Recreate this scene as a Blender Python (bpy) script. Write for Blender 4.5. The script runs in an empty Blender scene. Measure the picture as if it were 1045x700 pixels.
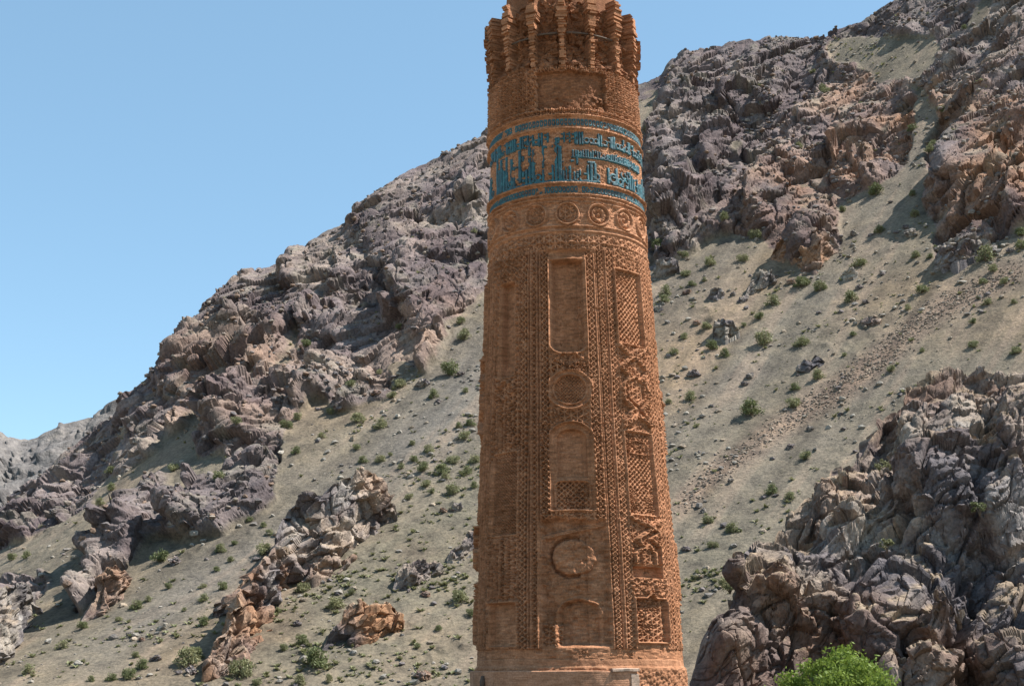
import bpy, math, random
import numpy as np
from mathutils import Matrix, Vector

random.seed(7)
SC = bpy.context.scene
COL = SC.collection
R_ = math.radians

# ------------------------------------------------------------------ camera
F = 1400.0; W0, H0 = 1045.0, 700.0; PITCH = R_(13.5); EYE = 1.7
cam_d = bpy.data.cameras.new('camera')
cam = bpy.data.objects.new('camera', cam_d); COL.objects.link(cam)
cam.location = (0, 0, EYE)
cam.rotation_euler = (math.pi / 2 + PITCH, 0, 0)
cam_d.sensor_fit = 'HORIZONTAL'; cam_d.sensor_width = 36.0
cam_d.lens = 36.0 * F / W0
cam_d.clip_start = 0.1; cam_d.clip_end = 20000
SC.camera = cam

# ------------------------------------------------------------------ sky, sun
SUN_AZ, SUN_EL = 92.0, 56.0          # azimuth from +Y towards +X
world = bpy.data.worlds.new('World'); SC.world = world; world.use_nodes = True
wn = world.node_tree
sky = wn.nodes.new('ShaderNodeTexSky'); sky.sky_type = 'NISHITA'; sky.sun_disc = False
sky.sun_elevation = R_(SUN_EL); sky.sun_rotation = R_(SUN_AZ)
sky.altitude = 1900; sky.air_density = 1.0; sky.dust_density = 1.6; sky.ozone_density = 0.0
bg = wn.nodes['Background']; bg.inputs['Strength'].default_value = 0.125
_tm = wn.nodes.new('ShaderNodeMix'); _tm.data_type = 'RGBA'; _tm.blend_type = 'MULTIPLY'; _tm.inputs[0].default_value = 1.0
_tm.inputs[7].default_value = (0.92, 1.035, 0.98, 1)      # clear mountain air: a touch of cyan
wn.links.new(sky.outputs[0], _tm.inputs[6])
_ev = wn.nodes.new('ShaderNodeMix'); _ev.data_type = 'RGBA'; _ev.inputs[0].default_value = 0.42
_ev.inputs[7].default_value = (1.27, 2.27, 3.18, 1)      # scattering evens the blue out towards the horizon
wn.links.new(_tm.outputs[2], _ev.inputs[6]); wn.links.new(_ev.outputs[2], bg.inputs[0])
sun_d = bpy.data.lights.new('sun', 'SUN'); sun_d.energy = 5.0; sun_d.angle = R_(0.53)
sun_d.color = (1.0, 0.965, 0.92)
sun = bpy.data.objects.new('sun', sun_d); COL.objects.link(sun)
_sv = Vector((math.cos(R_(SUN_EL)) * math.sin(R_(SUN_AZ)), math.cos(R_(SUN_EL)) * math.cos(R_(SUN_AZ)), math.sin(R_(SUN_EL))))
sun.rotation_euler = _sv.to_track_quat('Z', 'Y').to_euler()
sun.location = (60, 0, 90)
SC.view_settings.view_transform = 'Standard'; SC.view_settings.look = 'None'
SC.view_settings.exposure = 1.0; SC.view_settings.gamma = 1.0
SC.view_settings.use_curve_mapping = False
SC.render.engine = 'CYCLES'

# ------------------------------------------------------------------ helpers: tagging and meshes
def tag(o, label=None, cat=None, group=None, kind=None):
    if label: o['label'] = label
    if cat: o['category'] = cat
    if group: o['group'] = group
    if kind: o['kind'] = kind
    return o

def link(name, me, parent=None, loc=None):
    o = bpy.data.objects.new(name, me); COL.objects.link(o)
    if parent is not None: o.parent = parent
    if loc is not None: o.location = loc
    return o

def empty(name, loc=(0, 0, 0)):
    o = bpy.data.objects.new(name, None); COL.objects.link(o); o.location = loc
    o.empty_display_size = 0.5
    return o

def mesh_np(name, V, Fc, mat=None, col=None, smooth=False, attr='tint'):
    """V (n,3) float, Fc (m,k) int with k = 3 or 4"""
    V = np.asarray(V, np.float32); Fc = np.asarray(Fc, np.int32)
    me = bpy.data.meshes.new(name)
    n, m, k = len(V), len(Fc), Fc.shape[1]
    if not isinstance(smooth, bool): smooth = np.asarray(smooth)
    me.vertices.add(n); me.vertices.foreach_set('co', V.ravel())
    me.loops.add(m * k); me.loops.foreach_set('vertex_index', Fc.ravel())
    me.polygons.add(m)
    me.polygons.foreach_set('loop_start', np.arange(0, m * k, k, dtype=np.int32))
    me.polygons.foreach_set('loop_total', np.full(m, k, np.int32))
    me.polygons.foreach_set('use_smooth', np.full(m, smooth, bool) if isinstance(smooth, bool) else smooth)
    if col is not None:
        a = me.attributes.new(attr, 'FLOAT_COLOR', 'POINT')
        c4 = np.ones((n, 4), np.float32); c4[:, :3] = col
        a.data.foreach_set('color', c4.ravel())
    me.update(calc_edges=True)
    if mat: me.materials.append(mat)
    return me

def grid_faces(nr, nc):
    i = np.arange(nr - 1)[:, None] * nc + np.arange(nc - 1)[None, :]
    return np.stack([i, i + 1, i + nc + 1, i + nc], -1).reshape(-1, 4)

# ------------------------------------------------------------------ helpers: numeric noise
def hsh(ix, iy, iz, seed):
    h = (ix.astype(np.uint32) * np.uint32(374761393) + iy.astype(np.uint32) * np.uint32(668265263)
         + iz.astype(np.uint32) * np.uint32(2147483647) + np.uint32((seed * 974634777 + 1013) & 0xffffffff))
    h ^= h >> np.uint32(13); h *= np.uint32(1274126177); h ^= h >> np.uint32(16)
    h *= np.uint32(2246822519); h ^= h >> np.uint32(15)
    return h
def h01(h): return (h & np.uint32(0xffffff)).astype(np.float32) / np.float32(0xffffff)
def reh(h, k):
    g = h * np.uint32(2654435761) + np.uint32(k * 40503 + 7)
    g ^= g >> np.uint32(14); g *= np.uint32(3266489917); g ^= g >> np.uint32(16)
    return g

def vnoise(P, seed=0):
    P = np.asarray(P, np.float32)
    i = np.floor(P).astype(np.int32); f = P - i
    f = f * f * f * (f * (f * 6 - 15) + 10)
    out = np.zeros(len(P), np.float32)
    for dx in (0, 1):
        wx = f[:, 0] if dx else 1 - f[:, 0]
        for dy in (0, 1):
            wy = f[:, 1] if dy else 1 - f[:, 1]
            for dz in (0, 1):
                wz = f[:, 2] if dz else 1 - f[:, 2]
                out += wx * wy * wz * h01(hsh(i[:, 0] + dx, i[:, 1] + dy, i[:, 2] + dz, seed))
    return out * 2 - 1

def fbm(P, octv=4, seed=0, gain=0.5):
    out = 0; a = 1.0; t = 0
    for k in range(octv):
        out = out + a * vnoise(P * (2.03 ** k) + 17.3 * k, seed + k); t += a; a *= gain
    return out / t

def facets(P, seed=0, tilt=0.9):
    """angular blocks: every Worley cell gets its own height and its own tilted plane; also returns F2-F1"""
    P = np.asarray(P, np.float32)
    i = np.floor(P).astype(np.int32); n = len(P)
    f1 = np.full(n, 9, np.float32); f2 = np.full(n, 9, np.float32); val = np.zeros(n, np.float32)
    for dx in (-1, 0, 1):
        for dy in (-1, 0, 1):
            for dz in (-1, 0, 1):
                cx, cy, cz = i[:, 0] + dx, i[:, 1] + dy, i[:, 2] + dz
                h = hsh(cx, cy, cz, seed)
                ox = P[:, 0] - cx - h01(h); h2 = reh(h, 1)
                oy = P[:, 1] - cy - h01(h2); h3 = reh(h2, 2)
                oz = P[:, 2] - cz - h01(h3)
                d = ox * ox + oy * oy + oz * oz
                new = d < f1
                f2 = np.where(new, f1, np.minimum(f2, d))
                h4 = reh(h3, 3); h5 = reh(h4, 4); h6 = reh(h5, 5); h7 = reh(h6, 6)
                v = (h01(h4) - .5) + tilt * ((h01(h5) - .5) * ox + (h01(h6) - .5) * oy + (h01(h7) - .5) * oz) * 2
                val = np.where(new, v, val); f1 = np.where(new, d, f1)
    return val, np.sqrt(f2) - np.sqrt(f1)

def ridged(P, octv=4, seed=0):
    out = 0; a = 1.0; w = 1.0; t = 0
    for k in range(octv):
        n = 1 - np.abs(vnoise(P * (2.1 ** k) + 9.7 * k, seed + k)) * 1.6
        n = np.clip(n, 0, 1) ** 2
        out = out + a * w * n; w = np.clip(n * 1.4, 0.25, 1); t += a; a *= 0.55
    return out / t - 0.42
def grid_normals(G, k=5):
    N = np.cross(np.gradient(G, axis=1), np.gradient(G, axis=0)); N /= np.linalg.norm(N, axis=-1, keepdims=True) + 1e-9
    N = np.stack([smooth2(N[..., q], k) for q in range(3)], -1)
    return N / (np.linalg.norm(N, axis=-1, keepdims=True) + 1e-9)

def sstep(x, a, b):
    t = np.clip((x - a) / (b - a), 0, 1); return t * t * (3 - 2 * t)

def strata(P, seed=0):
    """rock space: rotated and squeezed so that the blocks lie as tilted beds"""
    a = R_(38)
    x = P[:, 0] * math.cos(a) + P[:, 2] * math.sin(a)
    z = -P[:, 0] * math.sin(a) + P[:, 2] * math.cos(a)
    y = P[:, 1]
    Q = np.stack([x * 0.48, y * 0.72, z * 1.35], -1).astype(np.float32)
    return Q

def rockdisp(P, levels, seed=0, tilt=0.9, Q=None):
    """sum of block layers; levels = [(size m, amplitude m)]"""
    if Q is None: Q = strata(P)
    Wp = np.stack([fbm(Q / 6.0, 2, seed + 91), fbm(Q / 6.0 + 40, 2, seed + 92), fbm(Q / 6.0 + 80, 2, seed + 93)], -1)
    d = np.zeros(len(P), np.float32)
    for k, (L, A) in enumerate(levels):
        v, e = facets((Q + Wp * (0.22 * L)) / L, seed + 11 * k, tilt)
        d += A * (v - 0.25 * (1 - sstep(e, 0.0, 0.08)))
    return d

# ------------------------------------------------------------------ helpers: directions
CP, SP = math.cos(PITCH), math.sin(PITCH)
def ray(u, v):
    u = np.asarray(u, float); v = np.asarray(v, float)
    dx = (u - W0 / 2) / F; dy = (H0 / 2 - v) / F
    x = dx; y = CP - SP * dy; z = SP + CP * dy
    return np.arctan2(x, y), np.arctan2(z, np.hypot(x, y))          # azimuth, elevation
def proj(P):
    x, y, z = P[..., 0], P[..., 1], P[..., 2] - EYE
    d = y * CP + z * SP; uy = -y * SP + z * CP
    return W0 / 2 + F * x / d, H0 / 2 - F * uy / d
def interp(x, pts):
    p = np.array(pts, float); return np.interp(x, p[:, 0], p[:, 1])

# ------------------------------------------------------------------ materials
def new_mat(name):
    m = bpy.data.materials.new(name); m.use_nodes = True
    return m, m.node_tree.nodes, m.node_tree.links, m.node_tree.nodes['Principled BSDF']

def nnoise(N, L, scale, detail=6, rough=0.6, vec=None, dist=0.0):
    t = N.new('ShaderNodeTexNoise'); t.inputs['Scale'].default_value = scale
    t.inputs['Detail'].default_value = detail; t.inputs['Roughness'].default_value = rough
    t.inputs['Distortion'].default_value = dist
    if vec is not None: L.new(vec, t.inputs['Vector'])
    return t
def nramp(N, L, fac, stops):
    r = N.new('ShaderNodeValToRGB'); e = r.color_ramp.elements
    while len(e) < len(stops): e.new(0.5)
    for q, (p, c) in zip(e, stops): q.position = p; q.color = (*c, 1) if len(c) == 3 else c
    L.new(fac, r.inputs[0]); return r
def nmix(N, L, fac, a, b, mode='MIX'):
    m = N.new('ShaderNodeMix'); m.data_type = 'RGBA'; m.blend_type = mode
    for s, val in ((0, fac), (6, a), (7, b)):
        if isinstance(val, (int, float)): m.inputs[s].default_value = val
        elif isinstance(val, tuple): m.inputs[s].default_value = (*val, 1)
        else: L.new(val, m.inputs[s])
    return m.outputs[2]
def nbump(N, L, h, strength, dist, nrm=None):
    b = N.new('ShaderNodeBump'); b.inputs['Strength'].default_value = strength
    b.inputs['Distance'].default_value = dist; L.new(h, b.inputs['Height'])
    if nrm is not None: L.new(nrm, b.inputs['Normal'])
    return b.outputs[0]

def mat_ground(name, s1=0.35, s2=3.0, bump=0.5, bdist=0.25):
    m, N, L, B = new_mat(name)
    at = N.new('ShaderNodeAttribute'); at.attribute_name = 'tint'
    tc = N.new('ShaderNodeTexCoord')
    n1 = nnoise(N, L, s1, 8, 0.68, tc.outputs['Object'])
    n2 = nnoise(N, L, s2, 6, 0.7, tc.outputs['Object'])
    r1 = nramp(N, L, n1.outputs[0], [(0.3, (0.62, 0.62, 0.64)), (0.5, (1, 1, 1)), (0.72, (1.32, 1.28, 1.2))])
    r2 = nramp(N, L, n2.outputs[0], [(0.32, (0.6, 0.6, 0.6)), (0.5, (1, 1, 1)), (0.68, (1.4, 1.38, 1.34))])
    c = nmix(N, L, 1.0, at.outputs['Color'], r1.outputs[0], 'MULTIPLY')
    c = nmix(N, L, 1.0, c, r2.outputs[0], 'MULTIPLY')
    L.new(c, B.inputs['Base Color']); B.inputs['Roughness'].default_value = 0.95
    B.inputs['Specular IOR Level'].default_value = 0.15
    b1 = nbump(N, L, n1.outputs[0], bump * 0.5, bdist * 2)
    b2 = nbump(N, L, n2.outputs[0], bump, bdist, b1)
    L.new(b2, B.inputs['Normal'])
    return m

M_SLOPE = mat_ground('hillside_rock_and_scree', 0.4, 2.6, 0.6, 0.35)
M_ROCK = mat_ground('weathered_rock', 0.7, 5.0, 0.7, 0.16)
M_FAR = mat_ground('far_hill_rock', 0.03, 0.2, 0.7, 4.0)

def mat_brick(name, ca, cb, course=0.062, bump=0.6):
    m, N, L, B = new_mat(name)
    tc = N.new('ShaderNodeTexCoord')
    n1 = nnoise(N, L, 0.55, 6, 0.65, tc.outputs['Object'])
    n2 = nnoise(N, L, 14.0, 4, 0.7, tc.outputs['Object'])
    mp = N.new('ShaderNodeMapping'); mp.inputs['Scale'].default_value = (1.6, 1.6, 16.0)
    L.new(tc.outputs['Object'], mp.inputs[0])
    n3 = nnoise(N, L, 1.0, 3, 0.6, mp.outputs[0])                    # course to course colour
    c1 = nramp(N, L, n1.outputs[0], [(0.28, ca), (0.72, cb)])
    r2 = nramp(N, L, n2.outputs[0], [(0.3, (0.72, 0.7, 0.68)), (0.5, (1, 1, 1)), (0.7, (1.25, 1.25, 1.25))])
    r3 = nramp(N, L, n3.outputs[0], [(0.3, (0.78, 0.76, 0.74)), (0.5, (1, 1, 1)), (0.7, (1.15, 1.16, 1.18))])
    c = nmix(N, L, 1.0, c1.outputs[0], r2.outputs[0], 'MULTIPLY')
    c = nmix(N, L, 1.0, c, r3.outputs[0], 'MULTIPLY')
    mq = N.new('ShaderNodeMapping'); mq.inputs['Scale'].default_value = (1.3, 1.3, 0.16); L.new(tc.outputs['Object'], mq.inputs[0])
    n4 = nnoise(N, L, 1.0, 6, 0.7, mq.outputs[0])                    # rain streaks
    r4 = nramp(N, L, n4.outputs[0], [(0.33, (0.62, 0.58, 0.55)), (0.5, (1, 1, 1)), (0.68, (1.22, 1.27, 1.32))])
    c = nmix(N, L, 0.5, c, r4.outputs[0], 'MULTIPLY')
    n5 = nnoise(N, L, 2.3, 6, 0.75, tc.outputs['Object'])            # worn and newly laid patches
    r5 = nramp(N, L, n5.outputs[0], [(0.36, (0.68, 0.64, 0.62)), (0.5, (1, 1, 1)), (0.66, (1.3, 1.36, 1.42))])
    c = nmix(N, L, 0.45, c, r5.outputs[0], 'MULTIPLY')
    ab = N.new('ShaderNodeAttribute'); ab.attribute_name = 'brickvar'
    aa = N.new('ShaderNodeMath'); aa.operation = 'ADD'; aa.inputs[1].default_value = 1.0; L.new(ab.outputs['Fac'], aa.inputs[0])
    c = nmix(N, L, 1.0, c, aa.outputs[0], 'MULTIPLY')
    L.new(c, B.inputs['Base Color']); B.inputs['Roughness'].default_value = 0.92
    B.inputs['Specular IOR Level'].default_value = 0.15
    sx = N.new('ShaderNodeSeparateXYZ'); L.new(tc.outputs['Object'], sx.inputs[0])
    md = N.new('ShaderNodeMath'); md.operation = 'MULTIPLY'; md.inputs[1].default_value = 2 * math.pi / course
    L.new(sx.outputs[2], md.inputs[0])
    sn = N.new('ShaderNodeMath'); sn.operation = 'SINE'; L.new(md.outputs[0], sn.inputs[0])
    b1 = nbump(N, L, sn.outputs[0], bump * 0.35, 0.012)
    b2 = nbump(N, L, n2.outputs[0], bump, 0.05, b1)
    b3 = nbump(N, L, n3.outputs[0], bump * 0.6, 0.05, b2)
    L.new(b3, B.inputs['Normal'])
    return m
M_BRICK = mat_brick('fired_brick', (0.255, 0.112, 0.053), (0.395, 0.188, 0.10))
M_BRICK2 = mat_brick('carved_terracotta', (0.28, 0.126, 0.062), (0.42, 0.208, 0.115))
M_CROWN = mat_brick('shade_darkened_crown_brick', (0.15, 0.062, 0.03), (0.25, 0.11, 0.053))  # brick tone lowered to paint shade into the recesses between the ribs
M_PLAST = mat_brick('pinkish_repair_brick', (0.34, 0.165, 0.09), (0.43, 0.23, 0.14), 0.08, 0.4)
M_WHITE = mat_brick('whitish_plaster', (0.30, 0.19, 0.125), (0.42, 0.32, 0.25), 0.5, 0.3)

def mat_tile():
    m, N, L, B = new_mat('turquoise_glaze')
    tc = N.new('ShaderNodeTexCoord')
    n1 = nnoise(N, L, 3.5, 5, 0.7, tc.outputs['Object'])
    c = nramp(N, L, n1.outputs[0], [(0.3, (0.05, 0.052, 0.05)), (0.42, (0.022, 0.058, 0.07)), (0.58, (0.02, 0.105, 0.125)), (0.75, (0.06, 0.21, 0.23))])
    L.new(c.outputs[0], B.inputs['Base Color']); B.inputs['Roughness'].default_value = 0.6
    n2 = nnoise(N, L, 22, 3, 0.6, tc.outputs['Object'])
    L.new(nbump(N, L, n2.outputs[0], 0.4, 0.03), B.inputs['Normal'])
    return m
M_TILE = mat_tile()

def mat_plain(name, ca, cb, scale=3.0, rough=0.85, bump=0.3):
    m, N, L, B = new_mat(name)
    tc = N.new('ShaderNodeTexCoord'); n = nnoise(N, L, scale, 5, 0.65, tc.outputs['Object'])
    c = nramp(N, L, n.outputs[0], [(0.3, ca), (0.7, cb)])
    L.new(c.outputs[0], B.inputs['Base Color']); B.inputs['Roughness'].default_value = rough
    L.new(nbump(N, L, n.outputs[0], bump, 0.03), B.inputs['Normal'])
    return m
M_WOOD = mat_plain('weathered_timber', (0.06, 0.04, 0.03), (0.13, 0.085, 0.055), 6)
M_BARK = mat_plain('shrub_bark', (0.10, 0.075, 0.05), (0.18, 0.14, 0.10), 8)

def mat_leaf(name, ca, cb, trans=0.25):
    m, N, L, B = new_mat(name)
    oi = N.new('ShaderNodeObjectInfo'); tc = N.new('ShaderNodeTexCoord')
    n = nnoise(N, L, 2.2, 3, 0.6, tc.outputs['Object'])
    ad = N.new('ShaderNodeMath'); ad.operation = 'MULTIPLY_ADD'; ad.inputs[1].default_value = 0.5
    L.new(oi.outputs['Random'], ad.inputs[0])
    sb = N.new('ShaderNodeMath'); sb.operation = 'MULTIPLY'; sb.inputs[1].default_value = 0.6
    L.new(n.outputs[0], sb.inputs[0]); L.new(sb.outputs[0], ad.inputs[2])
    c = nramp(N, L, ad.outputs[0], [(0.15, ca), (0.85, cb)])
    L.new(c.outputs[0], B.inputs['Base Color']); B.inputs['Roughness'].default_value = 0.6
    B.inputs['Specular IOR Level'].default_value = 0.25
    tr = N.new('ShaderNodeBsdfTranslucent'); L.new(c.outputs[0], tr.inputs[0])
    mx = N.new('ShaderNodeMixShader'); mx.inputs[0].default_value = trans
    out = N['Material Output']; L.new(B.outputs[0], mx.inputs[1]); L.new(tr.outputs[0], mx.inputs[2])
    L.new(mx.outputs[0], out.inputs[0])
    return m
M_LEAF = mat_leaf('grey_green_leaves', (0.10, 0.125, 0.045), (0.25, 0.24, 0.125))
M_LEAF_B = mat_leaf('fresh_green_leaves', (0.115, 0.175, 0.028), (0.28, 0.33, 0.06), 0.38)
M_GRASS = mat_leaf('dry_green_tufts', (0.17, 0.185, 0.09), (0.25, 0.24, 0.125))

# ------------------------------------------------------------------ mountain slope
SKY = [(-400, 680), (-200, 650), (-60, 570), (0, 518), (43, 486), (66, 464), (97, 438), (123, 416), (132, 402), (152, 378), (180, 333),
       (200, 314), (235, 287), (250, 279), (288, 268), (294, 252), (314, 250), (340, 234), (375, 214), (400, 183), (440, 167),
       (470, 147), (497, 131), (560, 112), (620, 97), (650, 86), (676, 79), (684, 62), (720, 49), (770, 42), (785, 37), (815, 41),
       (840, 35), (880, 17), (905, 1), (960, -25), (1045, -60), (1300, -140), (1700, -200)]
E_FOOT = R_(-1.6)
_uu = np.linspace(-400, 1700, 2101); _vv = interp(_uu, SKY)
def _sm(a, n): return np.convolve(np.pad(a, n // 2, 'edge'), np.ones(n) / n, 'valid')
_az, _el = ray(_uu, _sm(_sm(_vv, 161), 161))          # the broad line of the ridge
_azd, _eld = ray(_uu, _sm(_vv, 7))                     # the ridge with its knobs and notches
def crest_el(az): return np.interp(az, _az, _el)
def crest_knobs(az): return np.interp(az, _azd, _eld) - crest_el(az)
_Ru = ray(np.array([-400, 0, 150, 300, 500, 650, 800, 1045, 1700.]), 350)[0]
def crest_r(az): return np.interp(az, _Ru, [190, 215, 228, 242, 258, 272, 275, 268, 250])
def foot_r(az): return np.interp(az, _Ru, [118, 116, 114, 112, 110, 108, 106, 104, 104])
def s_of(az, el): return (el - E_FOOT) / (crest_el(az) - E_FOOT)
def base_r(az, s): return foot_r(az) * (crest_r(az) / foot_r(az)) ** np.clip(s, -0.5, 1.3)
def base_pt(u, v):
    az, el = ray(u, v); r = base_r(az, s_of(az, el))
    return np.stack([r * np.sin(az), r * np.cos(az), EYE + r * np.tan(el)], -1)

# --- where rock breaks through, read off the photograph as outlines on the slope
def raster(polys, blur=9):
    gx, gy = np.meshgrid(np.arange(-60, 1106, 2.0), np.arange(-80, 721, 2.0))
    out = np.zeros(gx.shape, np.float32)
    for poly, val in polys:
        ins = np.zeros(gx.shape, bool); n = len(poly)
        for i in range(n):
            (x1, y1), (x2, y2) = poly[i], poly[(i + 1) % n]
            if y1 == y2: continue
            c = ((y1 > gy) != (y2 > gy)) & (gx < (x2 - x1) * (gy - y1) / (y2 - y1) + x1)
            ins ^= c
        out[ins] = val
    k = np.ones(blur) / blur
    for _ in range(2):
        out = np.apply_along_axis(lambda a: np.convolve(np.pad(a, blur // 2, 'edge'), k, 'valid'), 0, out)
        out = np.apply_along_axis(lambda a: np.convolve(np.pad(a, blur // 2, 'edge'), k, 'valid'), 1, out)
    return out
def sample(img, u, v):
    x = np.clip((u + 60) / 2, 0, img.shape[1] - 1.001); y = np.clip((v + 80) / 2, 0, img.shape[0] - 1.001)
    i = x.astype(int); j = y.astype(int); fx = x - i; fy = y - j
    return (img[j, i] * (1 - fx) + img[j, i + 1] * fx) * (1 - fy) + (img[j + 1, i] * (1 - fx) + img[j + 1, i + 1] * fx) * fy

ROCK = [
    ([(-60, 480), (60, 440), (130, 370), (200, 300), (300, 230), (500, 110), (650, 60), (650, 90), (650, 260), (500, 262), (497, 300), (478, 322), (455, 335), (440, 385), (420, 372), (400, 360),
      (392, 408), (372, 412), (352, 425), (335, 400), (305, 428), (296, 440), (292, 470), (272, 522), (222, 548), (160, 552), (158, 530), (195, 478),
      (205, 452), (190, 440), (168, 470), (130, 505), (120, 475), (96, 505), (60, 535), (0, 562), (-60, 590)], 1.0),
    ([(78, 560), (118, 520), (175, 475), (165, 545), (130, 580), (118, 610), (88, 632), (72, 625), (100, 585)], 0.85),
    ([(-60, 590), (30, 592), (45, 610), (20, 650), (-60, 680)], 0.9),
    ([(40, 585), (60, 578), (62, 605), (44, 612)], 0.7),
    ([(650, 60), (700, 30), (800, 20), (900, -20), (1105, -80), (1105, 225), (1045, 235), (1000, 262), (960, 274), (950, 235), (942, 215), (958, 185), (945, 165), (925, 165), (900, 200), (880, 186), (858, 205),
      (848, 262), (812, 272), (800, 255), (740, 232), (722, 250), (655, 270)], 1.0),
    ([(655, 262), (720, 245), (770, 262), (830, 262), (830, 285), (770, 300), (730, 350), (690, 330), (655, 330)], 0.34),
]
SCREE = [   # clear chutes and slopes inside the rock
    ([(838, 45), (900, 30), (955, 40), (975, 55), (945, 85), (918, 92), (880, 72), (845, 62)], 1.0),
    ([(935, 88), (955, 95), (968, 120), (950, 150), (915, 195), (895, 205), (915, 165), (935, 125)], 0.9),
    ([(650, 84), (690, 86), (720, 78), (712, 100), (690, 120), (665, 150), (655, 190), (640, 150)], 0.75),
    ([(985, 0), (1020, 0), (1005, 25), (975, 35)], 0.8),
    ([(210, 400), (228, 395), (205, 440), (165, 480), (120, 530), (90, 540), (100, 510), (150, 470)], 0.9),
    ([(470, 180), (492, 165), (480, 195), (462, 210)], 0.5),
    ([(820, 175), (850, 165), (860, 205), (830, 230), (800, 225)], 0.5),
    ([(322, 300), (345, 296), (312, 350), (292, 395), (262, 432), (248, 432), (285, 370)], 0.8),
    ([(385, 262), (398, 258), (380, 300), (352, 345), (335, 350), (362, 300)], 0.6),
    ([(215, 445), (240, 470), (200, 520), (150, 580), (130, 590), (170, 520)], 0.5),
    ([(430, 190), (450, 178), (430, 220), (395, 250), (390, 240)], 0.5),
    ([(150, 395), (170, 385), (150, 430), (115, 475), (100, 470)], 0.6),
    ([(760, 120), (780, 118), (750, 170), (725, 195), (735, 160)], 0.55),
    ([(900, 60), (935, 70), (925, 110), (890, 150), (880, 130)], 0.5),
    ([(262, 290), (278, 280), (262, 320), (235, 345), (240, 320)], 0.45),
]
ROCKI = raster(ROCK, 9); SCREEI = raster(SCREE, 9)
REDI = raster([([(840, 85), (940, 80), (925, 160), (840, 215), (780, 270), (740, 240), (790, 180), (840, 150)], 1), ([(940, 130), (1105, 60), (1105, 240), (960, 250)], 0.9), ([(370, 395), (470, 250), (495, 300), (440, 385)], 0.45),
               ([(215, 350), (320, 360), (300, 430), (160, 440)], 0.4)], 31)
TANI = raster([([(655, 290), (830, 230), (840, 260), (760, 330), (700, 420), (660, 430)], 0.9), ([(850, 250), (980, 270), (1105, 300), (1105, 360), (960, 360), (850, 330)], 0.6),
               ([(225, 600), (330, 540), (300, 700), (60, 700)], 0.55), ([(380, 365), (440, 380), (330, 440), (290, 470), (290, 440)], 0.7), ([(100, 500), (200, 440), (160, 560), (60, 640)], 0.35),
               ([(430, 560), (500, 520), (500, 700), (400, 700)], 0.3), ([(800, 180), (860, 170), (850, 215), (790, 240)], 0.7)], 21)
GREYI = raster([([(430, 400), (497, 320), (497, 440), (440, 470), (330, 530), (230, 600), (100, 690), (60, 690), (180, 590), (280, 530), (370, 470)], 1.0),
                ([(730, 250), (770, 230), (760, 260), (690, 320), (655, 340), (655, 300), (700, 275)], 0.8), ([(930, 120), (955, 120), (900, 230), (840, 320), (760, 400), (690, 470), (690, 420), (800, 320), (880, 220)], 0.65),
                ([(690, 590), (830, 470), (960, 370), (870, 400), (690, 560)], 0.4)], 21)
PINKI = raster([([(688, 508), (720, 478), (780, 432), (870, 370), (960, 300), (1045, 262), (1045, 285), (960, 330), (880, 395), (790, 448), (735, 492), (688, 530)], 1.0)], 7)
GREENI = raster([([(330, 560), (500, 450), (497, 700), (200, 700)], 0.9), ([(690, 560), (760, 520), (830, 480), (790, 540), (730, 640), (690, 650)], 0.9), ([(840, 50), (930, 45), (900, 80)], 0.8),
                 ([(650, 100), (690, 90), (660, 150)], 0.7), ([(0, 620), (200, 600), (180, 700), (0, 700)], 0.35)], 25)

def slope_masks(u, v, P):
    wob = 9 * fbm(P / 9.0, 3, 5)
    wob2 = 9 * fbm(P / 9.0 + 31, 3, 6)
    uu, vv = u + wob, v + wob2
    rk = sample(ROCKI, uu, vv) * (1 - 0.95 * sample(SCREEI, uu, vv))
    n = fbm(P / 16.0, 4, 21)
    n2 = fbm(P / 4.5, 3, 22)
    rk = sstep(rk + 0.42 * n + 0.22 * n2 - 0.06, 0.38, 0.60) 
    return rk, uu, vv

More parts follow.
